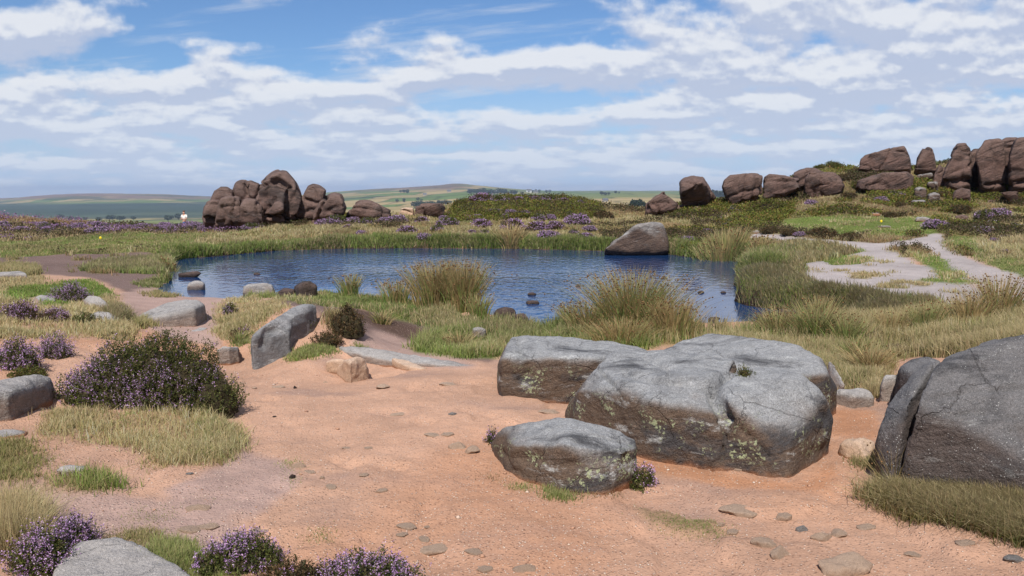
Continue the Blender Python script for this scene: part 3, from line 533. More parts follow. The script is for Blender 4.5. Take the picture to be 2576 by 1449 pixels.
# mid distance outcrops
def FR(out, Y, th, label, name='boulder', k=.78, front=None, strata=.09, sf=1.5, tilt=.15, sm=0, creases=(), m_=None, vox=.065, kb=.85, extra=()):
    if globals().get('ST_'): strata = ST_
    return B(name, [slab(out, Y, th, k, front, kb)]+[slab(*e) for e in extra], m_ or R_far, label, vox, sm, .03, strata, sf*(.8+.5*random.random()), tilt+random.uniform(-.15, .25), creases)
_old, R_far = R_far, R_tor
ST_ = .035
FR([(752, 545), (764, 500), (756, 470), (742, 448), (722, 428), (700, 424), (684, 432), (678, 450), (660, 456), (650, 470), (650, 520), (660, 562), (735, 565)], 39, 4.2, 'tallest rock of the left outcrop, a leaning curved crag with a rounded hooded top',
   extra=[([(636, 558), (637, 520), (648, 482), (672, 466), (706, 460), (722, 470), (727, 500), (722, 558)], 37.6, 2.2, .85), ([(674, 540), (682, 510), (704, 502), (718, 512), (718, 528), (694, 545)], 36.4, 1.4, .8, None, .9, -3)],
   creases=[([(676, 456), (700, 455), (730, 470)], 4, .5), ([(725, 480), (716, 520), (722, 560)], 3, .45), ([(652, 462), (690, 462)], 3, .3), ([(670, 545), (690, 548), (718, 540)], 4, .5), ([(690, 500), (675, 520), (655, 545)], 2.5, .2)])
FR([(522, 562), (530, 512), (560, 486), (600, 478), (650, 470), (700, 452), (745, 470), (755, 500), (750, 562)], 39.8, 1.8, 'shaded inner mass of the left outcrop seen in the clefts between its blocks', k=.95)
FR([(745, 556), (765, 505), (800, 486), (850, 500), (862, 556)], 39.6, 1.6, 'shaded inner rock between the pointed and the triangular rocks', k=.95)
FR([(583, 482), (592, 458), (605, 452), (632, 453), (655, 462), (660, 485), (640, 496), (600, 498)], 39, 2.6, 'upper block resting behind the low rocks, left of the tallest crag', creases=[([(622, 455), (620, 480), (616, 497)], 2.5, .35)])
FR([(528, 505), (538, 480), (556, 468), (572, 469), (588, 480), (592, 500), (575, 508), (535, 512)], 38.6, 2.4, 'rounded upper block at the left shoulder of the left outcrop')
FR([(508, 548), (511, 522), (520, 506), (535, 500), (556, 503), (560, 540), (552, 560), (516, 560)], 37.6, 2.2, 'low end rock at the far left of the left outcrop, dark at its foot', creases=[([(516, 548), (545, 556)], 4, .3)])
FR([(536, 558), (541, 520), (556, 498), (582, 489), (606, 497), (612, 530), (612, 560)], 37.2, 2.4, 'low front slab of the left outcrop with a pale sloping face')
FR([(600, 562), (602, 520), (608, 502), (620, 498), (646, 500), (664, 520), (664, 562)], 37.0, 2.2, 'low square-topped rock at the foot of the tallest crag')
FR([(732, 556), (746, 515), (762, 490), (776, 468), (788, 462), (804, 466), (820, 478), (815, 505), (800, 540), (790, 556)], 38.4, 2.4, 'pointed rock with a white patch on its tip, right of the tallest crag', creases=[([(765, 498), (785, 505), (800, 512)], 2.5, .35)])
FR([(784, 552), (790, 528), (802, 506), (822, 492), (840, 484), (858, 488), (868, 505), (874, 522), (868, 540), (845, 552)], 37.6, 2.4, 'smooth triangular rock at the right end of the left outcrop', creases=[([(820, 495), (806, 520), (800, 550)], 2.5, .35)])
FR([(868, 545), (885, 518), (900, 505), (915, 502), (932, 504), (955, 514), (985, 528), (988, 548), (930, 552)], 38.5, 2., 'low lichen-topped rock mound between the left outcrop and the heather hump', sm=5)
R_far = _old; ST_ = None
FR([(1004, 545), (1006, 524), (1020, 520), (1042, 521), (1045, 545)], 39.5, 1.6, 'small squat ochre rock left of the reddish flat-topped one', m_=R_tan)
FR([(1040, 545), (1044, 518), (1060, 512), (1108, 512), (1120, 519), (1124, 545)], 39.5, 2., 'reddish flat-topped rock on the skyline left of the heather mound')
FR([(1622, 540), (1624, 512), (1640, 498), (1660, 486), (1668, 484), (1680, 494), (1706, 512), (1706, 528), (1680, 530), (1645, 542)], 39, 2.2, 'pointed leaning rock with a small cap stone, left of the cube-shaped boulder', extra=[([(1654, 489), (1666, 482), (1674, 481), (1672, 486), (1660, 490)], 38.9, .6)])
FR([(1676, 538), (1684, 522), (1712, 516), (1735, 525), (1740, 540)], 39.5, 1.6, 'low grey rock between the pointed rock and the cube-shaped boulder')
FR([(1709, 488), (1711, 458), (1720, 448), (1750, 441), (1768, 445), (1778, 462), (1790, 480), (1801, 498), (1800, 508), (1782, 518), (1738, 524), (1722, 514)], 39.5, 2.6, 'cube-shaped boulder perched on one edge with its underside in deep shade', k=.35, front=[(1712, 486, 37.7), (1713, 462, 37.9), (1766, 458, 37.3), (1750, 447, 38.), (1775, 466, 37.6)])
FR([(1816, 470), (1820, 454), (1836, 441), (1880, 436), (1906, 437), (1918, 443), (1917, 490), (1880, 505), (1842, 516), (1828, 500)], 39.5, 2.6, 'left block of the long low crag with a rounded dark left end', creases=[([(1830, 500), (1870, 480), (1915, 470)], 2, .15)], k=.9)
FR([(1920, 500), (1920, 445), (1935, 438), (1965, 441), (1990, 446), (2010, 447), (2012, 475), (1985, 484)], 39.8, 2.4, 'middle block of the long low crag, cut by thin ledges', creases=[([(1975, 446), (1972, 484)], 2, .2)], k=.9)
FR([(1985, 460), (1998, 434), (2030, 422), (2052, 423), (2070, 432), (2070, 470), (2000, 476)], 42, 2.4, 'low rock rising behind the long crag at its right end')
FR([(2022, 485), (2026, 448), (2036, 432), (2060, 430), (2102, 433), (2116, 446), (2127, 468), (2118, 484), (2080, 498), (2044, 504)], 40, 2.4, 'right block of the long low crag with a straight layered face', k=.9)
FR([(2159, 425), (2164, 400), (2176, 390), (2238, 372), (2274, 367), (2282, 378), (2290, 402), (2291, 425), (2230, 432)], 43, 2.4, 'big slanting block on the skyline with a flat sloping top', k=.88, extra=[])
FR([(2150, 475), (2160, 455), (2220, 437), (2282, 433), (2297, 445), (2298, 495), (2240, 478), (2190, 482)], 39.4, 2., 'low layered rock with a pale left end below the slanting skyline block', strata=.16)
FR([(2295, 432), (2308, 398), (2320, 374), (2333, 366), (2345, 371), (2352, 392), (2358, 432)], 43.5, 2.2, 'narrow dome-topped rock on the skyline between the slanting block and the pillars')
FR([(2372, 470), (2368, 450), (2378, 420), (2394, 376), (2408, 359), (2430, 358), (2442, 372), (2447, 430), (2445, 472), (2410, 480)], 41, 2.6, 'leftmost of the three tall rock pillars, wide at the base', k=.85, strata=.14, creases=[([(2376, 462), (2440, 455)], 6, .35), ([(2396, 440), (2445, 415)], 3, .15)])
FR([(2440, 470), (2440, 382), (2450, 374), (2466, 374), (2470, 470)], 42.6, 1.8, 'recessed slab in the gap between the left and middle rock pillars')
FR([(2468, 468), (2462, 430), (2455, 395), (2462, 372), (2480, 352), (2515, 347), (2526, 358), (2530, 410), (2531, 468), (2490, 476)], 40.8, 2.6, 'middle of the three tall rock pillars with one pale lichen ring', k=.88, strata=.14, creases=[([(2480, 466), (2530, 462)], 5, .3)])
FR([(2510, 470), (2515, 356), (2530, 347), (2560, 346), (2565, 470)], 43, 2., 'reddish slab seen behind the middle and right pillars')
FR([(2545, 468), (2535, 435), (2536, 395), (2550, 352), (2562, 345), (2700, 342), (2740, 470), (2600, 480)], 40.2, 3., 'rightmost tall rock pillar, cut off by the edge of the picture', k=.9, strata=.14, creases=[([(2548, 464), (2620, 455)], 6, .35)])
FR([(2340, 478), (2350, 440), (2362, 415), (2378, 420), (2385, 478)], 41.5, 1.6, 'dark jagged rock leaning on the left side of the tall pillars')
FR([(2298, 500), (2300, 474), (2312, 470), (2330, 473), (2331, 500)], 37.2, 1.2, 'upright pale block in the gully left of the pillars', m_=R_pool, strata=.03)
FR([(2330, 508), (2334, 490), (2350, 483), (2366, 488), (2368, 512)], 36.4, 1.2, 'rounded pale stone at the foot of the gully', m_=R_pool, strata=.03)
FR([(2288, 512), (2295, 504), (2325, 503), (2334, 510), (2330, 518), (2290, 518)], 35.6, 1., 'flat step stone at the bottom of the gully', m_=R_pool, strata=.03)
FR([(2330, 466), (2336, 458), (2358, 457), (2362, 468)], 39.6, .9, 'small tan step stone halfway up the gully', m_=R_pool, strata=.03)
FR([(2298, 452), (2310, 440), (2345, 434), (2350, 445), (2310, 455)], 41.5, .9, 'grey step stone at the top of the gully', m_=R_pool, strata=.03)
FR([(2395, 500), (2400, 480), (2420, 474), (2440, 478), (2445, 500)], 37.5, 1.2, 'rough brown stone below the leftmost pillar')
FR([(2515, 486), (2525, 482), (2560, 481), (2566, 490)], 37.5, 1., 'low layered stone below the right pillar')
# low pale rocks on the right slope
for (x0, x1, yb, hpx, m_, lab) in ((2432, 2508, 580, 13, R_pale, 'low pale rock in the heather on the right slope'), (2482, 2520, 562, 8, R_pale, 'small whitish rock among heather right of the path'), (2302, 2345, 556, 10, R_pale, 'grey rock ledge beside the purple heather above the path'), (2170, 2215, 542, 7, R_pale, 'flat rock exposed in the grass left of the path'), (2205, 2245, 572, 6, R_pale, 'flat pale rock on the grass near the yellow marker'), (1888, 1920, 588, 9, R_pale, 'pale rock at the start of the stony track behind the rushes'), (2400, 2440, 553, 12, R_far, 'dark rock lip over a hollow on the right slope'), (2480, 2515, 510, 8, R_far, 'small grey rock high on the right slope'), (1742, 1770, 528, 9, R_far, 'small rock in the grass below the cube-shaped boulder'), (1455, 1478, 545, 10, R_far, 'small brown rock at the right end of the heather mound'), (2576, 2640, 470, 20, R_far, 'rock at the right edge behind the last pillar'), (1195, 1213, 556, 3, R_pale, 'tiny pale rock on the heather mound')):
    h_ = hit((x0+x1)/2, yb); FR([(x0, yb), (x0+4, yb-hpx*.8), ((x0+x1)/2, yb-hpx), (x1-5, yb-hpx*.7), (x1, yb), ((x0+x1)/2, yb+2)], h_.y+.3, .9, lab, m_=m_, strata=.03, vox=.035, name='rock')
# stones in the sand
SH = []
def stone_proto(seed, fl):
    r = np.random.default_rng(seed); P = r.normal(size=(16, 3)); P /= np.linalg.norm(P, axis=1)[:, None]; P *= np.array([1, .75, fl])
    V, Q = remesh([[tuple(p) for p in P]], .07); V = smooth(V, Q, 1); V += normals(V, Q)*(fbm(V*2, 3, seed)*.08)[:, None]; return V, Q
for i in range(7):
    V, Q = stone_proto(40+i, (.6, .45, .35, .7, .5, .3, .55)[i]); SH.append((V, Q))
def stone(px, py, w, hr_, m_, lab, rz=0., proto=0, sink=.34, group=None, name='stone'):
    h = hit(px, py); s = w/F*math.hypot(h.y, 2)/2; V, Q = SH[proto]; key = ('st', proto, m_.name)
    if key not in STM: STM[key] = mk('stone', V, Q, None, True, {'h': V[:, 2]*.5+.5, 'up': V[:, 2]*.5+.5}); STM[key].materials.append(m_)
    o = link(name, STM[key], None, None, (h.x, h.y+s*.3, h.z+s*hr_*(.5-sink))); zs = hr_/(V[:, 2].max()); o.scale = (s, s, s*zs); o.rotation_euler = (0, 0, rz); tag(o, lab, 'stone', group); return o
STM = {}
for q in ((2020, 1338, 34, .62, R_pale, 'dark-sided grey stone, left of a row of three on the right foreground sand', .3, 0), (2070, 1360, 62, .5, R_tan, 'angular tan stone in the middle of a row of three at the right foreground', .2, 3), (2115, 1350, 52, .45, R_tan, 'grey and tan stone at the right end of the row of three', 1.1, 4),
          (1975, 1310, 50, .4, R_tan, 'low pinkish stone just behind the dark-sided grey stone', .5, 1), (1925, 1375, 70, .35, R_tan, 'low brown stone half buried in the sand, left of its neighbour', .1, 2), (1965, 1400, 68, .5, R_tan, 'rounded brownish stone half buried near the lower right', .9, 0), (2130, 1440, 150, .4, R_tan, 'long brown rock cut off by the bottom edge of the picture', .1, 5),
          (1865, 1295, 110, .16, R_tan, 'long flat stone set level with the sand right of the green patch', .1, 2), (1815, 1325, 24, .7, R_tan, 'small upright stone at the end of the green patch', .2, 3), (1845, 1345, 40, .3, R_tan, 'little flat stone beside the small upright one', .7, 1),
          (1150, 1130, 46, .55, R_tan, 'left one of two tan stones beside the wedge boulder', .3, 0), (1190, 1140, 50, .55, R_tan, 'right one of two tan stones beside the wedge boulder', 1., 4), (1085, 1098, 46, .16, R_tan, 'flat tan stone flush with the sand, left of the two tan stones', 0, 2), (1125, 1098, 40, .2, R_tan, 'flat tan stone right behind the two tan stones', .6, 1),
          (1138, 1045, 24, .5, R_pale, 'small whitish stone alone on the sand left of the wedge boulder', .4, 3), (962, 978, 40, .45, R_tan, 'brown stone with a dark right end in the middle of the sand', .2, 4), (742, 978, 9, 1.5, R_wet, 'thin dark splinter of stone standing in the sand', .2, 3), (818, 964, 12, .6, R_tan, 'small brown pebble right of the triangular stone', .1, 0),
          (606, 968, 14, .6, R_tan, 'small dark brown stone right of the big heather', .1, 1), (640, 978, 14, .5, R_tan, 'tiny brown stone between the heather and the dark splinter', .5, 4), (700, 975, 40, .15, R_tan, 'thin flat stone left of the dark splinter', .0, 5), (1125, 970, 50, .18, R_tan, 'flat brownish stone in the upper middle of the sand', .1, 2), (1000, 1045, 50, .15, R_tan, 'thin stone edge showing in the middle of the sand', .2, 5),
          (750, 1178, 36, .6, R_tan, 'brown stone above the orange scrape at left centre', .3, 0), (735, 1205, 20, .9, R_wet, 'dark mossy stone at the lip of the sand step', .8, 3), (810, 1205, 14, .7, R_tan, 'little tan stone right of the mossy stone', .2, 1), (780, 1190, 40, .16, R_tan, 'thin tan stone strip in front of the brown stone', -.5, 5), (830, 1228, 40, .2, R_tan, 'slanting flat tan stone in the lower middle sand', -.6, 2),
          (915, 1200, 30, .35, R_tan, 'light brown stone in the middle of the near sand', .5, 4), (960, 1240, 34, .3, R_tan, 'small grey topped stone in the near sand', .4, 1), (1020, 1330, 56, .18, R_tan, 'flat pale stone near the bottom heather', .1, 2), (1090, 1388, 90, .2, R_tan, 'largest flat tan stone near the bottom centre', .1, 5), (1065, 1360, 40, .2, R_tan, 'slanting flat stone above the largest flat tan one', -.7, 2),
          (1010, 1350, 34, .3, R_tan, 'small tan stone left of the slanting flat stone', .2, 4), (1190, 1395, 50, .16, R_tan, 'flat stone right of the largest flat tan one', 0, 2), (1320, 1440, 60, .35, R_tan, 'rounded pale stone at the bottom edge right of centre', .4, 0), (1220, 1440, 44, .3, R_tan, 'small stone at the bottom edge near the centre', .1, 1),
          (470, 1340, 60, .2, R_tan, 'flat brown stone above the bottom heather, left of its neighbour', .2, 2), (520, 1330, 62, .22, R_tan, 'flat brown stone above the bottom heather, right of its neighbour', .1, 5), (650, 1345, 60, .25, R_tan, 'low pinkish stone above the bottom heather', .4, 1), (495, 1284, 60, .25, R_tan, 'whitish low stone left of the dark scrape', .2, 0),
          (275, 1100, 20, .7, R_wet, 'small dark stone in the straw-coloured grass below the big heather', .3, 3), (475, 1195, 22, .3, R_pale, 'small pale stone right of the green tuft', .2, 4), (1880, 1180, 90, .45, R_tan, 'tan stone leaning at the foot of the largest boulder', .1, 4), (1445, 1225, 60, .3, R_tan, 'flat tan stone under the front of the wedge boulder', .1, 2), (1860, 1185, 30, .3, R_tan, 'little tan stone beside the foot of the largest boulder', .2, 1),
          (2150, 935, 40, .7, R_far, 'dark angular stone in the dry grass behind the pale rounded stone', .2, 3), (2180, 925, 46, .8, R_far, 'dark upright stone in the dry grass beside the pale upright stone', .9, 0), (2120, 950, 30, .6, R_far, 'small dark stone left of the dark angular one', .4, 4), (2250, 880, 50, .5, R_far, 'dark stone half hidden in tall dry grass at right', .1, 1),
          (2240, 1180, 12, .6, R_tan, 'small stone on the sand left of the huge boulder', .1, 0), (2300, 1400, 46, .2, R_tan, 'flat pinkish stone low at the right', .2, 2), (2430, 1370, 60, .15, R_tan, 'flat stone almost buried at the lower right', .3, 5), (2560, 1415, 60, .2, R_pale, 'grey flat stone at the bottom right corner', .3, 2), (2180, 1330, 60, .18, R_tan, 'flat pink stone right of the row of three', .3, 5),
          (1075, 1330, 20, .4, R_tan, 'small tan stone on the sand near the bottom middle', .2, 4), (690, 1050, 12, .5, R_wet, 'dark pebble near the left edge of the sand', .2, 4), (870, 1130, 26, .2, R_tan, 'left one of two pale flush stones in the mid sand', .1, 2), (925, 1130, 26, .2, R_tan, 'right one of two pale flush stones in the mid sand', .3, 1), (1380, 1040, 60, .15, R_tan, 'flat orange stone before the long low boulder', .2, 2)):
    stone(*q)
# gravel: loose grit nobody could count
r = np.random.default_rng(5)
octv = np.array([(1, 0, 0), (-.8, .3, 0), (0, 1, 0), (.1, -.9, .1), (0, 0, .7), (0, .1, -.6)]); octf = np.array([(0, 2, 4), (2, 1, 4), (1, 3, 4), (3, 0, 4), (2, 0, 5), (1, 2, 5), (3, 1, 5), (0, 3, 5)])
# ------------------------------------------------------------------ scattering helpers
qx = gpx[quads]; qy = gpy[quads]
qarea = .5*((qx[:, 2]-qx[:, 0])*(qy[:, 3]-qy[:, 1])-(qx[:, 3]-qx[:, 1])*(qy[:, 2]-qy[:, 0]))
if np.median(qarea[gpy[quads[:, 0]] > 1000]) < 0: qarea = -qarea
qc = (GX[quads].mean(1), GY[quads].mean(1)); qpx = qx.mean(1); qpy = qy.mean(1); qsd = sd[quads].mean(1); qz = GZn[quads[:, 0]]
wa = (RR.ravel()[quads[:, 0]]**2)*(lr[1]-lr[0])*(tt[1]-tt[0])
qw = np.maximum(qarea, wa*F*F/np.maximum(qc[1], 3)**3*.5*.5); qw[(qc[1] < 2.5) | (qc[1] > 70) | (qpx < -250) | (qpx > 2826)] = 0
def scatter(n, mask, r):
    w = qw*mask; c = np.cumsum(w); k = np.searchsorted(c, r.random(n)*c[-1]); a = r.random((n, 1)); b = r.random((n, 1)); q = quads[np.minimum(k, len(quads)-1)]
    def L(A): return A[q[:, 0]]*(1-a[:, 0])*(1-b[:, 0])+A[q[:, 1]]*a[:, 0]*(1-b[:, 0])+A[q[:, 2]]*a[:, 0]*b[:, 0]+A[q[:, 3]]*(1-a[:, 0])*b[:, 0]
    return np.stack([L(GX), L(GY), L(GZ)], 1)
def areaof(mask): return float((qw*mask).sum())
def nclump(n, mask, r, clump=1, rad=.06):
    "points gathered into tufts"
    k = max(1, n//clump); c = scatter(k, mask, r); P = np.repeat(c, clump, 0); P[:, :2] += r.normal(size=(len(P), 2))*(rad*(1+P[:, 1:2]*.02)); P[:, 2] = T(P[:, 0], P[:, 1]); return P
PAL = dict(straw=[(.52, .41, .23), (.44, .34, .18), (.36, .28, .13), (.24, .23, .09)], green=[(.12, .19, .03), (.17, .23, .05), (.09, .14, .025), (.23, .24, .08)], olive=[(.17, .18, .05), (.13, .15, .035), (.23, .20, .075), (.32, .25, .12)], bright=[(.14, .24, .03), (.18, .26, .05), (.11, .18, .03), (.26, .26, .09)],
           brown=[(.24, .13, .06), (.20, .12, .06), (.28, .17, .08), (.14, .10, .05)], dark=[(.07, .08, .02), (.05, .065, .015), (.10, .09, .035), (.13, .09, .05)], rush=[(.13, .17, .05), (.20, .20, .07), (.34, .26, .11), (.42, .33, .17)])
def blades(P, H, Wd, pal, r, lean=(0, 0), bend=.5, tipstraw=.5, nseg=2, spread=1.):
    n = len(P); ang = r.random(n)*2*math.pi; face = np.stack([np.cos(ang), np.sin(ang)*.35, 0*ang], 1)
    la = r.random(n)*2*math.pi; lm = np.abs(r.normal(size=n))*bend*spread
    D = np.stack([np.cos(la)*lm+lean[0], np.sin(la)*lm+lean[1], 0*la], 1)
    if nseg == 2: ts = [0, .55, 1.]; ws = [1., .85, .12]
    else: ts = [0, .35, .7, 1.]; ws = [.8, 1., .7, .1]
    pc = np.array(PAL[pal]) if isinstance(pal, str) else np.array(pal); ci = r.integers(0, len(pc), n); base_c = pc[ci]*(1+.25*r.normal(size=(n, 1)))*np.array(1+.05*r.normal(size=(n, 3)))
    base_c = np.clip(base_c*(1.12+.5*fbm(P*np.array([.8, .8, 0]), 4, 88)[:, None]), .008, .6)
    V = []; Cc = []
    for t, w in zip(ts, ws):
        c = P+D*(H*t**1.8)[:, None]; c[:, 2] = P[:, 2]-.01+H*(t-.25*t*t*np.minimum(lm, 1.2)); 
        V += [c-face*(Wd*w*.5)[:, None], c+face*(Wd*w*.5)[:, None]]
        cc = base_c*(.75+.25*t)+(np.array((.50, .40, .24))-base_c)*(tipstraw*t*t); Cc += [cc, cc]
    V = np.stack(V, 1); Cc = np.stack(Cc, 1); L = V.shape[1]; b = (np.arange(n)*L)[:, None]
    Q = np.concatenate([b+np.array([[2*k, 2*k+1, 2*k+3, 2*k+2]]) for k in range(len(ts)-1)])
    return V.reshape(-1, 3), Q, Cc.reshape(-1, 3)
def leaves(P, sz, pal, r, up=.4):
    "small leaf faces floating on short twigs round the given points"
    n = len(P); a = r.normal(size=(n, 3)); a[:, 2] += up; a /= np.linalg.norm(a, axis=1)[:, None]; b = np.cross(a, r.normal(size=(n, 3))); b /= np.linalg.norm(b, axis=1)[:, None]
    pc = np.array(PAL[pal]) if isinstance(pal, str) else np.array(pal); c = pc[r.integers(0, len(pc), n)]*(1+.3*r.normal(size=(n, 1))); c = np.clip(c, .008, .7)
    s = sz[:, None] if hasattr(sz, 'shape') else sz
    V = np.stack([P-b*s*.35, P+a*s*.5-np.cross(a, b)*0, P+b*s*.35+a*s*.4, P+a*s], 1)
    V = np.stack([P, P+a*s*.5+b*s*.3, P+a*s, P+a*s*.5-b*s*.3], 1)
    Q = np.arange(n*4).reshape(-1, 4); return V.reshape(-1, 3), Q, np.repeat(c, 4, 0)
def join(L):
    V = []; Q = []; Cc = []; o = 0
    for v, q, c in L: V.append(v); Q.append(q+o); Cc.append(c); o += len(v)
    return np.concatenate(V), np.concatenate(Q), np.concatenate(Cc)
def wid(P, k=.0009, mn=.003): return np.maximum(mn, k*np.hypot(P[:, 0], P[:, 1]))
Yq = qc[1]; rr = np.random.default_rng(21); GRS = []
THIN = .12+.88*sst(-.22, .12, fbm(P3(qc[0], qc[1], 2.6), 4, 601))
def hs(P):
    Y = P[:, 1]; return np.where(Y < 8, .55, np.where(Y < 24, .62, .55))
def zone(ids, dens, h, pal, bend=.5, lean=(0, 0), tip=.5, clump=6, rad=.05, extra=None, wk=.0009, nseg=2, wmn=.003):
    m = np.isin(qz, ids)*(qsd > .02)*1.
    if extra is not None: m = m*extra
    m = m*THIN if dens < 1.5 else m
    A = areaof(m)
    if A < 1: return
    n = int(A*dens*1.15); P = nclump(n, m, rr, clump, rad); H = h[0]+(h[1]-h[0])*rr.random(len(P))**1.5; H *= (1+.5*fbm(P*np.array([.9, .9, 0]), 2, 55))*hs(P); ok = P[:, 2] > .0
    P = P[ok]; H = np.abs(H[ok]); GRS.append(blades(P, H, wid(P, wk, wmn), pal, rr, lean, bend, tip, nseg))
patch = lambda s, k, a=-.05, b=.1: sst(a, b, fbm(P3(qc[0], qc[1], k), 3, s))
zone([1], .6, (.08, .22), 'olive', tip=.6); zone([1], .45, (.12, .34), 'straw', extra=patch(301, .35), clump=10)
zone([1], .3, (.1, .22), 'green', extra=patch(302, .3), clump=8); zone([1], .7, (.12, .26), 'brown', extra=patch(303, .25))
zone([2], 1.2, (.15, .35), 'brown', tip=.3); zone([2, 3], .25, (.2, .4), 'straw', extra=patch(305, .5)); zone([3], .7, (.15, .34), 'brown'); zone([3], .8, (.14, .34), 'straw', extra=patch(350, .6)); zone([3], .4, (.12, .3), 'olive')
zone([4], 1., (.05, .12), 'green', tip=.3, extra=.25+.75*patch(306, .4)); zone([4], .5, (.08, .2), 'olive'); zone([5], .8, (.10, .28), 'olive'); zone([5], .4, (.1, .28), 'brown', extra=patch(341, .7)); zone([5], .6, (.15, .35), 'straw', extra=patch(307, .6), clump=10)
zone([8, 24, 25, 28], 1.2, (.03, .08), 'bright', tip=.15); zone([8, 24, 25, 28, 29], .35, (.06, .2), 'straw', extra=patch(308, .8)); zone([29], 1., (.04, .12), 'green'); zone([26], 1., (.05, .15), 'straw')
zone([12], 1.1, (.04, .16), 'straw', tip=.4); zone([12], .3, (.04, .14), 'olive', extra=patch(309, .7)); zone([13], 1.1, (.04, .10), 'bright', tip=.1); zone([16], 1.3, (.05, .15), 'straw'); zone([16], .4, (.08, .2), 'olive', extra=patch(310, 1.))
zone([17], 1.1, (.05, .18), 'green', tip=.25); zone([17], .5, (.08, .25), 'straw', extra=patch(311, 1.)); zone([20], 1.1, (.08, .25), 'green', tip=.3); zone([20], .5, (.1, .32), 'straw', extra=patch(312, 1.2), clump=16); zone([20], .3, (.15, .35), 'bright', clump=24)
zone([42], 1., (.12, .30), 'straw', tip=.6, clump=12); zone([42], .5, (.12, .3), 'green', clump=12); zone([21], .8, (.15, .42), 'straw', tip=.7, clump=14, rad=.06); zone([21], .9, (.12, .36), 'green', tip=.45, extra=patch(313, .9), clump=16); zone([21], .3, (.2, .45), 'olive', clump=20)
bankx = (np.isin(qz, [22])*sst(1.5, .6, qsd))
zone([22], .9, (.04, .12), 'bright', tip=.2); PAL['bank'] = [(.20, .31, .05), (.28, .33, .08), (.15, .24, .035), (.46, .38, .19)]
zone([22], .35, (.18, .36), 'straw', lean=(-.28, -.45), bend=.3, tip=.9, clump=16, rad=.08, extra=bankx, nseg=3); zone([22], .8, (.16, .36), 'bank', lean=(-.25, -.45), bend=.35, tip=.7, clump=16, rad=.08, extra=bankx, nseg=3)
zone([22], .3, (.22, .42), 'straw', tip=.8, lean=(-.3, -.45), bend=.3, clump=16, rad=.08, extra=bankx, nseg=3); zone([22], .6, (.2, .4), 'straw', lean=(-.3, -.3), bend=.4, clump=12, extra=sst(.4, 1.6, qsd)*sst(4, 2, qsd), nseg=3)
zone([34], .75, (.04, .15), 'straw', tip=.5, clump=5); zone([34], .25, (.03, .07), 'bright', tip=.1, clump=30, rad=.03, extra=patch(314, 3., .1, .2)); zone([34], .5, (.1, .24), 'straw', clump=14, extra=sst(430, 560, qpx), bend=.7)
zone([34], .3, (.1, .2), 'green', clump=14, extra=sst(480, 560, qpx), bend=.7)
zone([35, 36], .6, (.03, .10), 'olive', clump=12, tip=.3); zone([37], 1.1, (.10, .22), 'bright', clump=20, tip=.25, bend=.7, extra=sst(160, 230, qpx)); zone([37], .6, (.05, .15), 'olive', clump=12); zone([38], .7, (.015, .04), 'green', clump=8, tip=.3)
zone([39], .8, (.15, .30), 'olive', bend=.8, lean=(-.15, -.3), clump=12, nseg=3); zone([39], .5, (.18, .32), 'straw', bend=.8, lean=(-.2, -.3), clump=10, nseg=3); zone([39], .4, (.12, .26), 'bright', bend=.6, lean=(0, -.2), extra=sst(2350, 2450, qpx))
# fringe round the pool: lush on the far bank, tussocks on the left
far = ((qsd > .0)*(qsd < .8)*(Yq > 17)*(qpx > 430)*1.)*(.35+.65*patch(319, 1.3, -.15, .15))
def band(mask, dens, h, pal, **k): zone(list(range(0, 45)), dens, h, pal, extra=mask, **k)
band(far, 1.6, (.22, .5), 'green', tip=.2, clump=18, rad=.10, bend=.45, lean=(0, -.12)); band(far*patch(320, .8), .8, (.2, .5), 'dark', clump=12, rad=.1); band(far*patch(321, .6, .05, .2), 1., (.25, .5), 'straw', clump=18, rad=.1); band(far*patch(322, .7), 1., (.25, .48), 'bright', tip=.1, clump=24, rad=.1, lean=(0, -.15))
lt = inpoly(qpx, qpy, [(210, 682), (240, 664), (340, 655), (440, 640), (445, 692), (400, 690)])*1.
band(lt, 1.6, (.15, .34), 'green', tip=.45, clump=16, rad=.07); band(lt, .8, (.2, .42), 'dark', clump=14); band(lt*patch(323, 1), .6, (.2, .4), 'straw')
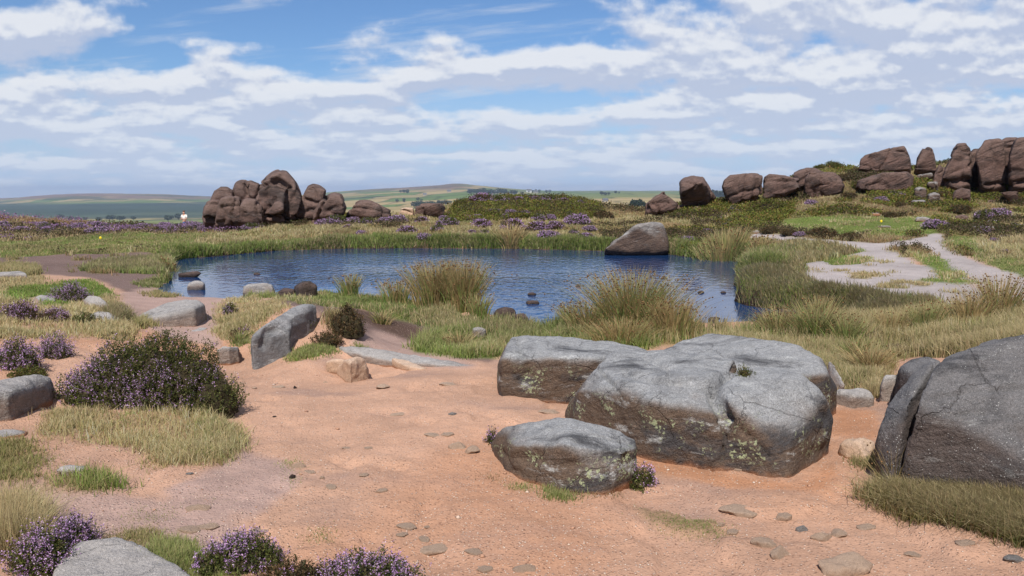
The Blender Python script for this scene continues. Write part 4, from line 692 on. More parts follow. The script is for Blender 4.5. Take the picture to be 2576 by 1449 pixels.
for poly, h, pal, dn in (([(330, 715), (380, 700), (440, 698), (470, 712), (440, 725), (340, 722)], (.08, .2), 'green', 1.1), ([(360, 740), (420, 728), (470, 738), (440, 748), (370, 752)], (.06, .16), 'olive', .8), ([(600, 745), (615, 732), (690, 735), (690, 748), (610, 750)], (.1, .25), 'green', 2.), ([(335, 815), (380, 802), (440, 800), (500, 796), (500, 808), (400, 818), (350, 826)], (.08, .2), 'olive', 1.6),
                         ([(410, 812), (440, 800), (490, 798), (485, 808), (430, 815)], (.1, .26), 'green', 2.), ([(0, 672), (40, 668), (95, 674), (98, 692), (60, 700), (0, 690)], (.12, .3), 'olive', 1.6), ([(720, 895), (760, 880), (830, 872), (845, 880), (820, 892), (735, 905)], (.04, .1), 'bright', 1.3), ([(870, 885), (900, 878), (930, 884), (900, 895)], (.04, .1), 'green', 1.5), ([(280, 790), (310, 785), (322, 805), (300, 815), (270, 810)], (.12, .3), 'dark', 2.),
                         ([(640, 855), (655, 845), (675, 850), (680, 868), (650, 870)], (.08, .2), 'straw', 1.6), ([(590, 858), (612, 850), (625, 865), (600, 872)], (.08, .18), 'green', 1.5), ([(1375, 1235), (1440, 1230), (1470, 1250), (1400, 1258)], (.05, .12), 'green', 1.3), ([(1480, 1235), (1560, 1232), (1560, 1244), (1490, 1248)], (.03, .08), 'brown', .8), ([(755, 1350), (800, 1335), (830, 1345), (790, 1358)], (.02, .07), 'green', .7), ([(490, 1245), (600, 1225), (620, 1232), (560, 1262), (500, 1262)], (.01, .04), 'green', .35),
                         ([(320, 1285), (440, 1270), (430, 1310), (330, 1320)], (.01, .04), 'green', .3), ([(270, 1350), (380, 1340), (400, 1360), (300, 1368)], (.03, .09), 'olive', .9), ([(380, 1390), (430, 1370), (480, 1385), (470, 1420), (420, 1425)], (.08, .2), 'bright', 1.2), ([(480, 1435), (560, 1410), (600, 1449), (470, 1480)], (.08, .16), 'bright', 1.), ([(725, 1155), (745, 1160), (745, 1215), (728, 1210)], (.03, .07), 'green', 1.), ([(1215, 1190), (1260, 1200), (1250, 1215)], (.02, .06), 'brown', .6),
                         ([(2085, 960), (2110, 950), (2130, 985), (2100, 990)], (.1, .25), 'straw', 1.), ([(2185, 935), (2220, 925), (2220, 1000), (2190, 1000)], (.15, .35), 'straw', 1.3), ([(2150, 1160), (2205, 1150), (2205, 1175), (2170, 1178)], (.05, .14), 'olive', 1.), ([(2440, 605), (2576, 610), (2576, 650), (2480, 640)], (.15, .35), 'straw', .9), ([(1290, 1222), (1340, 1215), (1335, 1232), (1300, 1235)], (.02, .06), 'green', .8), ([(0, 1290), (90, 1300), (100, 1400), (0, 1400)], (.12, .35), 'straw', .9)):
    band(inpoly(qpx, qpy, poly)*1., dn, h, pal, clump=12, rad=.035)
V, Q, Cc = join(GRS); tag(link('grass', mk('grass', V, Q, Cc), M_leaf), kind='stuff'); NGR = len(Q)
# bilberry and low heather cover
GRS = []
def cover(mask, dens, pal, hh, sz, lay=3):
    A = areaof(mask*(qsd > .1)); n = int(A*dens); P = scatter(n, mask*(qsd > .1), rr); lump2 = .5+.5*fbm(P*np.array([1.1, 1.1, 0]), 3, 401); P[:, 2] += rr.random(n)**.6*hh*(.35+1.1*np.clip(lump2, 0, 1)); GRS.append(leaves(P, sz*wid(P, 1., 0)*(.6+.8*rr.random(n)), pal, rr))
PAL['bil'] = [(.12, .15, .02), (.17, .18, .03), (.21, .18, .045), (.09, .11, .025), (.20, .12, .04)]
PAL['heath'] = [(.06, .055, .02), (.09, .06, .035), (.05, .055, .015), (.12, .08, .05)]
PAL['flower'] = [(.30, .17, .32), (.36, .22, .38), (.24, .12, .24), (.30, .19, .27)]
cover(np.isin(qz, [6, 7, 9])*1., 2.2, 'bil', .22, .0019); cover(np.isin(qz, [6])*patch(330, .9), .5, 'heath', .35, .0017); cover(np.isin(qz, [1])*patch(331, .45, .0, .15)*sst(1650, 1750, qpx), 1.2, 'bil', .22, .0019)
cover(np.isin(qz, [1])*patch(332, .5, .05, .2), .9, 'heath', .22, .0018)
V, Q, Cc = join(GRS); tag(link('bilberry_cover', mk('bilberry_cover', V, Q, Cc), M_leaf), kind='stuff')
GRS = []
cover(np.isin(qz, [3])*1., .45, 'heath', .16, .0018); cover(np.isin(qz, [3])*patch(333, .7, .05, .3), .6, 'flower', .24, .0015); cover(np.isin(qz, [2])*patch(334, .5, .1, .3), .3, 'flower', .3, .0016)
V, Q, Cc = join(GRS); tag(link('heather_carpet', mk('heather_carpet', V, Q, Cc), M_leaf), kind='stuff')
# gravel
m_ = np.isin(qz, [0, 11, 14, 15, 19, 23, 27, 30, 31, 32, 33, 40, 41])*(qsd > .1)*(qc[1] < 22)*(.3+.7*patch(340, .8)); P = scatter(26000, m_, rr); s = (.0022+.005*rr.random(len(P))**4)*(.8+.06*P[:, 1])
s = np.where(rr.random(len(P)) < .012, s*3, s)
a = rr.random(len(P))*6.28; ca, sa = np.cos(a), np.sin(a); OV = octv[None]*np.array([1, 1, .7]); X = (OV[:, :, 0]*ca[:, None]-OV[:, :, 1]*sa[:, None])*s[:, None]+P[:, :1]; Yv = (OV[:, :, 0]*sa[:, None]+OV[:, :, 1]*ca[:, None])*s[:, None]+P[:, 1:2]; Zv = OV[:, :, 2]*s[:, None]+P[:, 2:3]+s[:, None]*.2
gf = (np.arange(len(P))*6)[:, None, None]+octf[None]; gcol = np.array([(.56, .42, .33), (.42, .24, .16), (.60, .50, .42), (.30, .17, .12), (.45, .34, .28)])[rr.integers(0, 5, len(P))]
tag(link('gravel', mk('gravel', np.stack([X, Yv, Zv], 2).reshape(-1, 3), gf.reshape(-1, 3), np.repeat(gcol, 6, 0)), M_stem), kind='stuff')

# ------------------------------------------------------------------ rush clumps (things)
def rush(px, py, wpx, h, n, label, dry=.5, seeds=.35, group='rush clumps round the pool', spread=.5, Y=None):
    b = hit(px, py); rad = wpx/F*b.y*.28; o = empty('rush_clump', tuple(b)); tag(o, label, 'rushes', group)
    P = np.zeros((n, 3)); P[:, :2] = rr.normal(size=(n, 2))*rad*np.array([.62, .5]); P[:, 2] = T(P[:, 0]+b.x, P[:, 1]+b.y)-b.z; P[:, 2] = np.clip(P[:, 2], -.3, .3)
    H = h*(.45+.6*rr.random(n)**.7); dr = rr.random(n) < dry
    out = P[:, :2]/(rad+1e-6); la = np.arctan2(out[:, 1], out[:, 0])+rr.normal(size=n)*.5; lm = (np.hypot(*out.T)*.28+np.abs(rr.normal(size=n))*.18)*spread*2
    ts = [0, .4, .75, 1.]; ws = [1., .9, .6, .12]; ang = rr.random(n)*3.14; face = np.stack([np.cos(ang), np.sin(ang)*.4, 0*ang], 1); Wd = np.maximum(.0035, .0009*b.y)
    c0 = np.where(dr[:, None], np.array((.36, .26, .12)), np.array((.14, .21, .05)))*(1+.25*rr.normal(size=(n, 1))); c0 = np.clip(c0, .02, .6); V = []; Cc = []; TP = None
    for t, w in zip(ts, ws):
        c = P+np.stack([np.cos(la)*lm, np.sin(la)*lm, 0*la], 1)*(H*t**1.7)[:, None]; c[:, 2] = P[:, 2]+H*t*(1-.22*lm*t); V += [c-face*Wd*w*.5, c+face*Wd*w*.5]; cc = c0+(np.array((.40, .31, .16))-c0)*(.75*t*t); Cc += [cc, cc]; TP = c
        if t == .75: T8 = c
    V = np.stack(V, 1); L = V.shape[1]; bb = (np.arange(n)*L)[:, None]; Q = np.concatenate([bb+np.array([[2*k, 2*k+1, 2*k+3, 2*k+2]]) for k in range(3)])
    link('blades', mk('blades', V.reshape(-1, 3), Q, np.stack(Cc, 1).reshape(-1, 3)), M_leaf, o)
    if seeds > 0:
        k = np.where(rr.random(n) < seeds)[0]; k = k[H[k] > h*.6]; S0 = T8[k]*.35+TP[k]*.65; s = np.maximum(.006, .0012*b.y)*(.6+.7*rr.random(len(k)))
        X = octv[None]*s[:, None, None]*np.array([1, .8, 1.3])+S0[:, None]; ff = (np.arange(len(k))*6)[:, None, None]+octf[None]
        sh_ = link('seed_heads', mk('seed_heads', X.reshape(-1, 3), ff.reshape(-1, 3), np.repeat(np.array([(.17, .095, .045)])*(1+.3*rr.normal(size=(len(k), 1))), 6, 0)), M_stem, o); sh_['kind'] = 'stuff'
    return o
rush(1095, 775, 115, .80, 1000, 'tall straw-coloured rush clump on the near shore left of centre', .75, .25)
rush(1165, 785, 95, .88, 900, 'tall upright golden rush clump at the right end of the near-shore turf', .7, .25)
rush(1000, 762, 100, .42, 300, 'thin low rushes against the water, left of the golden clumps', .6, .3)
rush(1205, 805, 60, .42, 220, 'short dark rushes trailing right from the golden clump', .3, .1)
rush(1590, 835, 215, .88, 1400, 'largest green and yellow rush clump with brown seed heads, above the boulders', .4, .4, spread=.75)
rush(1690, 850, 140, .55, 800, 'pale fluffy rush clump right of the largest one', .75, .35)
rush(1480, 835, 110, .48, 400, 'sparse rushes left of the largest clump, overhanging the water', .6, .4, spread=.8)
rush(1565, 862, 200, .35, 600, 'low dry skirt of rushes in front of the largest clump', .75, .1, spread=.9)
rush(1825, 655, 130, .75, 800, 'dense olive rush clump at the far right corner of the pool', .55, .1)
rush(1780, 645, 60, .5, 300, 'smaller green rushes left of the corner clump', .3, .1)
rush(1285, 622, 60, .75, 350, 'tawny rush clump in the middle of the far bank', .9, .05, spread=.7)
rush(1905, 640, 70, .55, 260, 'pinkish dry rushes at the start of the right bank', .95, .2)
rush(2050, 850, 130, .50, 600, 'green rush clump behind the rearmost boulder', .3, .12, spread=.8)
rush(1955, 845, 110, .42, 350, 'brownish seeding rushes at the inlet', .55, .2, spread=.8)
rush(2130, 870, 80, .42, 300, 'bright green rushes right of the rearmost boulder', .2, .15)
rush(2240, 850, 90, .40, 350, 'dry rushes in the straw-coloured right foreground grass', .85, .1)
rush(2330, 835, 90, .42, 320, 'green shoots in the dry grass in the right middle', .3, .2)
rush(2510, 800, 120, .60, 520, 'tall seeding rushes at the right edge of the picture', .7, .45)
rush(2440, 815, 100, .45, 360, 'reddish dry rushes left of the right-edge clump', .9, .3)
rush(2190, 940, 90, .34, 420, 'tussock of bent dry grass behind the pale rounded stone', .9, .05, spread=1.)
rush(2150, 905, 60, .30, 240, 'small dark green tussock beside the dry one', .25, .05, spread=.8)
rush(1430, 815, 60, .34, 160, 'few green blades at the water edge by the squarish rock', .3, .3)
rush(880, 742, 60, .40, 220, 'green rushes on the near shore beside the rounded brown rock', .4, .2)
rush(640, 742, 60, .25, 200, 'green tuft at the foot of the block-shaped beach rock', .2, .0)
rush(425, 685, 50, .38, 220, 'wispy green tuft at the left corner of the pool', .4, .1)
rush(1155, 880, 70, .26, 220, 'yellow dry tuft at the front of the near turf', .9, .05, spread=1.)
rush(960, 815, 50, .22, 180, 'arching olive tuft on the peat below the turf', .6, .0, spread=1.)
rush(2245, 1240, 70, .34, 110, 'long thin seeding grass in front of the huge dark boulder', .9, .3, group='rush clumps round the pool', spread=.7)
rush(2060, 812, 90, .40, 320, 'rushes hanging over the inlet under the right bank', .5, .2)

rush(662, 872, 46, .17, 150, 'small dry tuft in the notch of the leaning grey slab', .85, 0., spread=.9)
rush(600, 862, 50, .15, 130, 'small green tuft at the left foot of the straw mound', .3, 0., spread=.9)
# ------------------------------------------------------------------ heather bushes (things)
def bushmesh(rx, ry, hz, n, fl, r, leafsz, sprig, nl, nf, ffrac=.7, fcen=None, pal='hb', lump=.25):
    th = r.random(n)*2*math.pi; ph = np.arccos(1-r.random(n)*1.02); U_ = np.stack([np.sin(ph)*np.cos(th), np.sin(ph)*np.sin(th), np.cos(ph)], 1); U_[:, 2] = np.maximum(U_[:, 2], 0)
    rad = 1+lump*fbm(U_*2.2, 3, int(r.integers(1000))); B_ = U_*np.array([rx, ry, hz])*rad[:, None]*(.86+.14*r.random((n, 1)))
    D = U_*np.array([.6, .6, .3])+np.array([0, 0, .9])+r.normal(size=(n, 3))*.25; D /= np.linalg.norm(D, axis=1)[:, None]; L = sprig*(.5+r.random(n))
    t = r.random((n, nl)); P = B_[:, None]+D[:, None]*(L[:, None]*(t-.4))[..., None]+r.normal(size=(n, nl, 3))*leafsz*.35; P = P.reshape(-1, 3)
    pc = np.array(PAL[pal]); cs = pc[r.integers(0, len(pc), n)]*(1+.35*fbm(B_*3/max(rx, .1), 2, 7)[:, None]); lv = leaves(P, leafsz*(.6+.8*r.random(len(P))), 'bil', r, .8); lv = (lv[0], lv[1], np.clip(np.repeat(np.repeat(cs, nl, 0)*(1+.25*r.normal(size=(n*nl, 1))), 4, 0), .008, .5))
    cl = sst(1-fl-.25, 1-fl+.15, .5+.9*fbm(B_*(1.6/max(rx, .05)), 3, int(r.integers(1000)))+.15*r.normal(size=n)) if fcen is None else fcen(B_, r)
    k = np.where(r.random(n) < cl)[0]; t = ffrac+(1.15-ffrac)*r.random((len(k), nf)); P = (B_[k][:, None]+D[k][:, None]*(L[k][:, None]*(t-.4))[..., None]+r.normal(size=(len(k), nf, 3))*leafsz*.25).reshape(-1, 3)
    PF = PAL['hf']; fv = leaves(P, leafsz*(.5+.5*r.random(len(P))), 'hf', r, .2) if len(P) else None
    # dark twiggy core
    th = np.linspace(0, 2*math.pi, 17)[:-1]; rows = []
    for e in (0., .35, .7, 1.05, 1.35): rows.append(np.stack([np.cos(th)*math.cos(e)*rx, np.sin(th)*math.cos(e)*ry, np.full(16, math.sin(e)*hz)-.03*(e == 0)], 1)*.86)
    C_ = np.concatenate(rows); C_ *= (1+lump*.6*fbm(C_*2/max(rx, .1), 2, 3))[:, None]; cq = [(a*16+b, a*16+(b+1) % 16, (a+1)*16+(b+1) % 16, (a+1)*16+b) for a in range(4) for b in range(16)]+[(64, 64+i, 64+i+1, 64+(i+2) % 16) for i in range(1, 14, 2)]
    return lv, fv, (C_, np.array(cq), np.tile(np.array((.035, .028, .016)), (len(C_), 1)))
PAL['hb'] = [(.075, .092, .022), (.10, .11, .028), (.11, .085, .04), (.055, .068, .02), (.13, .135, .035)]
PAL['hb2'] = [(.11, .065, .03), (.08, .055, .03), (.14, .09, .04), (.06, .06, .02)]
PAL['hg'] = [(.10, .115, .02), (.13, .13, .03), (.08, .09, .02), (.12, .08, .03)]
PAL['hf'] = [(.50, .30, .58), (.58, .40, .66), (.42, .22, .48), (.50, .34, .52)]
def bush(px, py, wpx, hpx, label, n, fl, name='heather_bush', cat='heather', group=None, nl=9, nf=6, sprig=.10, leaf=None, pal='hb', depth=.8, seed=1, fcen=None, lump=.38, dy=.8, domes=None):
    b = hit(px, py); w = wpx/F*math.hypot(b.y, 2)/2; h = hpx/F*math.hypot(b.y, 2)*.9; ry = w*depth; r = np.random.default_rng(seed); c = (b.x, b.y+ry*dy, T1(b.x, b.y+ry*dy)-.03)
    leaf = leaf or max(.010, .0022*b.y); sprig = min(sprig, h*.5)
    if domes is None: domes = ((0, 0, 1, 1),) if w < .2 else ((-.38, .05, .62, .78), (.05, 0, .66, 1.), (.45, -.05, .52, .70))
    LV = []; FV = []; CO = []
    for (ox, oy, sx, sz) in domes:
        nn = int(n*sx*sx*sz/sum(q[2]**2*q[3] for q in domes)); off = np.array([ox*w, oy*w, 0])
        fc = None if fcen is None else (lambda B_, r_, off=off: fcen(B_+off, r_))
        lv, fv, co = bushmesh(w*sx-sprig*.3, ry*(sx if len(domes) > 1 else 1)*1.1, h*sz-sprig*.4, nn, fl, r, leaf, sprig, nl, nf, fcen=fc, pal=pal, lump=lump)
        LV.append((lv[0]+off, lv[1], lv[2])); CO.append((co[0]+off, co[1], co[2]))
        if fv is not None: FV.append((fv[0]+off, fv[1], fv[2]))
    lv = join(LV); co = join(CO); fv = join(FV) if FV else None
    o = empty(name, c); tag(o, label, cat, group); link('stems', mk('stems', *co), M_stem, o); link('foliage', mk('foliage', *lv), M_leaf, o)
    if fv is not None and fl > 0: link('flowers', mk('flowers', *fv), M_flower, o)
    return o
def bigf(B_, r):
    x, y, z = B_.T; f = .05+.75*np.exp(-(((x-.12)/.26)**2+((z-.17)/.14)**2))*(y < 0)+.8*np.exp(-(((x+.45)/.2)**2+((z-.3)/.2)**2)); return f*(.5+1.0*(fbm(B_*6, 3, 5) > -.1))
bush(300, 1045, 520, 228, 'big rounded heather bush in sparse purple flower at the left of the sand', 6000, .5, seed=3, fcen=bigf, depth=.75, sprig=.11, leaf=.0125, nl=13, nf=7, domes=((-.72, .1, .30, .46), (-.48, .05, .38, .66), (-.18, .05, .46, .90), (.12, .05, .48, .98), (.42, .02, .42, .86), (.66, -.05, .34, .56)), lump=.3)
bush(120, 905, 110, 62, 'low purple heather spreading left from the big bush', 700, .8, seed=4, leaf=.012)
bush(18, 935, 130, 95, 'purple heather at the left edge above the grey rock', 800, .6, seed=5)
bush(50, 955, 90, 30, 'low green fringe of heather touching the grey rock at the left edge', 300, .0, seed=50, pal='hg')
bush(160, 762, 118, 62, 'round purple-topped heather in the left grassy cluster', 800, .75, seed=6, leaf=.016)
bush(30, 810, 110, 66, 'dark heather at the left edge in the middle distance', 600, .5, seed=7, leaf=.015, pal='hb2')
bush(125, 808, 70, 40, 'small brownish heather right of the dark left-edge heather', 350, .5, seed=8, leaf=.015, pal='hb2')
bush(200, 812, 70, 32, 'low dark green shrub at the foot of the left cluster', 300, .0, seed=9, leaf=.015)
bush(295, 800, 50, 36, 'small dark bush overhanging the path at the end of the left cluster', 240, .05, seed=10, leaf=.015)
bush(75, 1449, 130, 120, 'purple heather spikes at the bottom left corner', 620, .6, seed=11, leaf=.010, sprig=.2, nl=16, nf=9)
bush(170, 1385, 90, 85, 'purple heather with upright spikes at the edge of the large flat rock', 300, .75, seed=12, leaf=.010, sprig=.2, nl=16, nf=10)
bush(600, 1440, 200, 85, 'purple heather at the bottom edge, left of two', 750, .5, seed=13, leaf=.010, sprig=.18, nl=16, nf=9, dy=.3)
bush(500, 1449, 110, 45, 'low thin heather left of the bottom heather', 260, .3, seed=15, leaf=.010, dy=.3)
bush(730, 1470, 150, 60, 'brown-green heather without flowers at the bottom edge', 500, .15, seed=16, leaf=.010, pal='hb2', dy=.3)
bush(915, 1480, 270, 95, 'wide purple heather at the bottom edge, right of two', 1000, .6, seed=14, leaf=.010, sprig=.19, nl=16, nf=9, dy=.3)
bush(1240, 1118, 42, 48, 'tiny heather sprig against the left end of the wedge boulder', 110, .6, seed=17, leaf=.011, sprig=.09)
bush(1616, 1228, 84, 58, 'small heather at the right end of the wedge boulder', 260, .55, seed=18, leaf=.011, sprig=.1)
bush(868, 862, 105, 92, 'tall reddish brown shrub on the hummock behind the sand', 650, .0, 'shrub', 'shrub', seed=19, pal='hb2', leaf=.016)
bush(755, 852, 85, 66, 'green and red bilberry shrub beside the leaning grey slab', 500, .0, 'shrub', 'shrub', seed=20, pal='hg', leaf=.016)
bush(815, 868, 80, 34, 'low brown-green shrub at the foot of the tall reddish one', 260, .0, 'shrub', 'shrub', seed=21, pal='hb2', leaf=.016)
bush(574, 792, 44, 34, 'small heather on the left side of the straw mound', 160, .5, seed=22, leaf=.016)
bush(600, 850, 60, 26, 'dark low heather at the bottom of the straw mound', 160, .3, seed=23, leaf=.015, pal='hb2')
_h0 = atZ(1873, 935, .80); _o = bush(1873, 935, 40, 28, 'little green heather growing in a hollow on top of the largest boulder', 90, .0, seed=24, leaf=.011, pal='hg', sprig=.06); _o.location = (_h0[0], _h0[1], .755); _o.scale = (.8, .8, .8)
# farther heathers: a few kinds, copied
PRO = []
for i, (fl, pal, lp) in enumerate(((.75, 'hb', .3), (.5, 'hb', .35), (.5, 'hb2', .3), (.0, 'hg', .3), (.0, 'hb2', .35))):
    r = np.random.default_rng(70+i); lv, fv, co = bushmesh(1, .8, .8, 420, fl, r, .11, .28, 5, 5, pal=pal, lump=lp)
    PRO.append((mk('foliage', *lv), mk('flowers', *fv) if fl > 0 and fv is not None else None, mk('stems', *co)))
for a in PRO: a[0].materials.append(M_leaf); a[2].materials.append(M_stem); (a[1].materials.append(M_flower) if a[1] else None)
first = {}
def farbush(px, py, wpx, kind, label, group, hr=.75, name='heather_bush', cat='heather'):
    b = hit(px, py); s = wpx/F*math.hypot(b.y, 2)/2*1.08; k = (kind, name)
    if k not in first:
        o = empty(name, tuple(b)); tag(o, label, cat, group); f, l, c = PRO[kind]; link('stems', c, None, o); link('foliage', f, None, o)
        if l: link('flowers', l, None, o)
        first[k] = o
    else: o = copy_thing(first[k], tuple(b), 0, 1, label, group); o['category'] = cat
    o.location = (b.x, b.y+s*.5, T1(b.x, b.y+s*.5)-.01); o.rotation_euler = (0, 0, rr.random()*6.28); o.scale = (s, s, s*hr/.75); return o
HB = [(1067, 608, 40, 0, 'bright purple heather right at the water on the far bank'), (867, 600, 20, 0, 'small purple heather on the far bank below the left outcrop, left of two'), (850, 602, 22, 1, 'small dark purple heather near the water below the triangular rock'), (908, 592, 28, 0, 'purple heather set back from the far bank, below the lichen-topped rock'), (1023, 588, 50, 2, 'wide faded purple heather on the far bank left of the bright one'), (1101, 582, 40, 1, 'purple heather above the bright waterside one'), (1187, 590, 26, 2, 'faded heather left of the tawny rushes'), (1218, 590, 26, 1, 'purple heather just left above the tawny rushes'), (1381, 606, 56, 0, 'large bright purple heather on the far bank right of the tawny rushes'), (1398, 578, 50, 2, 'brownish purple heather behind the large bright one'), (1473, 608, 50, 2, 'dull purple heather near the wedge-shaped pool rock'), (1346, 608, 18, 0, 'tiny purple heather beside the tawny rushes'), (1223, 608, 16, 0, 'tiny purple heather at the water left of the tawny rushes'), (1444, 588, 26, 1, 'small heather set back on the far bank right of centre'), (1483, 582, 32, 0, 'small bright heather behind the wedge-shaped pool rock'),
      (1197, 553, 34, 0, 'round purple heather at the foot of the mound, right of two'), (1173, 553, 30, 0, 'round purple heather at the foot of the mound, left of two'), (1238, 538, 24, 0, 'purple tuft on the mound face, left of a pair'), (1258, 538, 24, 0, 'purple tuft on the mound face, right of a pair'), (1286, 543, 34, 0, 'purple heather in the middle of the mound face'), (1273, 552, 30, 0, 'purple heather at the middle of the mound foot'), (1320, 544, 32, 0, 'tall purple heather on the right half of the mound face'), (1355, 554, 40, 1, 'dark purple heather at the right foot of the mound'), (1385, 554, 32, 0, 'bright purple heather at the right foot of the mound'), (1433, 545, 28, 1, 'heather near the right end of the mound'), (1452, 568, 64, 0, 'broad purple heather right below the mound end'), (1115, 552, 26, 0, 'purple heather at the left foot of the mound'), (1125, 570, 50, 1, 'long low heather below the left foot of the mound'), (1210, 574, 60, 2, 'long faded heather in front of the mound'), (1290, 580, 70, 2, 'long pinkish heather strip in front of the mound'), (1350, 582, 60, 2, 'right part of the pinkish heather strip in front of the mound'),
      (995, 562, 48, 0, 'bright purple heather below the ochre rock'), (965, 562, 36, 0, 'purple heather below the lichen-topped rock'), (922, 566, 44, 1, 'dark purple heather below the green hump'), (886, 562, 36, 0, 'purple heather left of the green hump'), (845, 566, 56, 1, 'broad purple heather in front of the triangular rock'), (815, 568, 44, 0, 'purple heather at the foot of the pointed rock'), (875, 575, 24, 2, 'small faded heather in the grass below the outcrop'), (1060, 560, 40, 2, 'faded heather under the reddish flat-topped rock'),
      (1214, 512, 60, 2, 'dark heather on the left crest of the mound'), (1255, 512, 44, 1, 'purple heather on the crest of the mound, left of centre'), (1303, 511, 40, 2, 'thin heather on the middle of the mound crest'), (1345, 510, 40, 2, 'heather on the mound crest right of centre'), (1381, 512, 50, 1, 'tall purple heather standing highest on the mound crest'), (1420, 514, 36, 2, 'sparse heather right of the highest crest heather'), (1456, 517, 34, 1, 'purple heather at the right end of the mound crest'), (1165, 520, 44, 3, 'green bilberry on the left slope of the mound'), (1495, 540, 50, 3, 'green bilberry at the right end of the mound'), (1520, 552, 60, 4, 'dry brown bush where the mound meets the gap'), (1300, 530, 40, 4, 'red-brown bush high on the mound face'),
      (2360, 576, 54, 0, 'bright purple heather standing beside the upper path'), (2044, 516, 34, 0, 'purple heather below the right block of the long crag'), (2219, 508, 32, 0, 'purple heather left of the gully, lower of two'), (2256, 498, 40, 1, 'purple heather beside the upright pale block'), (1807, 553, 22, 1, 'small heather below the left end of the long crag'), (1850, 533, 34, 1, 'heather in the grass under the long crag'), (2013, 596, 28, 0, 'purple heather at the edge of the stony track'), (1730, 613, 40, 0, 'bright purple heather right of the wedge-shaped pool rock'), (1712, 603, 20, 0, 'tiny purple heather touching the wedge-shaped pool rock'), (1692, 590, 50, 4, 'dark brown bush behind the wedge-shaped pool rock'), (1829, 575, 34, 1, 'heather behind the corner rushes, right of two'), (1781, 588, 34, 2, 'brownish heather behind the corner rushes, left of two'), (1986, 596, 40, 4, 'brown bush at the track beside the purple heather'),
      (2486, 553, 56, 1, 'purple heather high on the right slope, left of two'), (2522, 547, 54, 0, 'purple heather high on the right slope, right of two'), (2482, 588, 40, 0, 'small purple heather below the low pale rock'), (2530, 601, 24, 0, 'tiny purple heather in the grass at far right'), (2504, 610, 22, 0, 'tiny purple heather below the far right one'), (2563, 580, 44, 1, 'purple heather at the right edge of the slope'), (2530, 642, 34, 2, 'faded heather in the grass right of the path'), (2458, 572, 40, 1, 'heather beside the low pale rock'), (2240, 548, 44, 4, 'brown bush in the middle of the right slope'), (2270, 522, 40, 4, 'dark bush below the step stones'), (2080, 600, 80, 4, 'brown heathery clump between the two tracks'), (2150, 606, 60, 4, 'second brown clump between the two tracks, to the right'), (1940, 588, 50, 4, 'brown bush behind the stony track'), (1945, 535, 90, 3, 'wide green bilberry patch on the right slope'), (1900, 545, 60, 3, 'green bilberry patch left of the wide one'), (1720, 548, 60, 3, 'green bilberry in front of the pointed rock'), (2100, 424, 70, 3, 'green bilberry on the skyline left of the slanting block'), (2065, 424, 40, 3, 'small green bush at the left end of the skyline bilberry'), (2330, 428, 50, 4, 'brown bush at the foot of the dome-topped rock'), (2290, 430, 40, 3, 'green bush between the slanting block and the dome-topped rock'), (2180, 478, 60, 3, 'bright green bilberry at the foot of the low layered rock'), (2270, 468, 36, 4, 'brown bush beside the upright pale block'), (2420, 540, 60, 4, 'dark bush overhanging the hollow on the right slope'), (2540, 470, 50, 3, 'green bush at the foot of the right pillar'), (2460, 472, 40, 3, 'green bush between the left and middle pillars'), (2130, 455, 50, 4, 'brown heather between the long crag and the low layered rock'), (2140, 500, 40, 4, 'dry bush on the slope below the layered rock'), (2380, 500, 50, 4, 'brown bush at the foot of the leftmost pillar'), (2550, 510, 60, 4, 'brown bush on the upper right slope'), (1915, 492, 16, 3, 'green growth in the crack of the long crag'), (1760, 580, 40, 4, 'dark heather behind the pool corner')]
for (a, b_, c_, k, lab) in HB: farbush(a, b_, c_*(.75 if b_ < 430 else 1), k, lab, 'heather clumps on the moor' if k < 3 else 'shrubs on the moor', .6 if k < 3 else .5, 'heather_bush' if k < 3 else 'shrub', 'heather' if k < 3 else 'shrub')
for i in range(30):
    x = -30+680*rr.random(); y = 572+18*rr.random()*(1 if x < 350 else .5); farbush(x, y, 22+30*rr.random(), (0, 0, 1, 2)[i % 4], 'purple heather clump in the flowering band across the left moor', 'heather clumps in the flowering band of the left moor', .5)

# ------------------------------------------------------------------ person
def skinbody(name, pts_, edges, rads, mat_, parent, lv=1):
    me = bpy.data.meshes.new(name); me.from_pydata(pts_, edges, []); o = bpy.data.objects.new(name, me); COL.objects.link(o); md = o.modifiers.new('s', 'SKIN'); sb = o.modifiers.new('b', 'SUBSURF'); sb.levels = lv; sb.render_levels = lv
    for i, rd in enumerate(rads): me.skin_vertices[0].data[i].radius = rd if isinstance(rd, tuple) else (rd, rd)
    me.skin_vertices[0].data[0].use_root = True
    dg = bpy.context.evaluated_depsgraph_get(); e = bpy.data.meshes.new_from_object(o.evaluated_get(dg)); bpy.data.objects.remove(o); e.materials.clear(); e.materials.append(mat_); e.name = name; p = link(name, e, None, parent)
    for f in e.polygons: f.use_smooth = True
    return p
def flat(name, c, r_=.8):
    m, g = mat(name); finish(g, c, r_); return m
Yp = 61.; hd = atY(463, 531, Yp); base_z = T1(hd[0], Yp); bz = hd[2]-1.72
po = empty('person', (hd[0], Yp, bz), math.radians(160)); tag(po, 'person in a white top and blue jeans standing in the heather, head bowed', 'person')
skin = flat('skin', (.50, .28, .20)); 
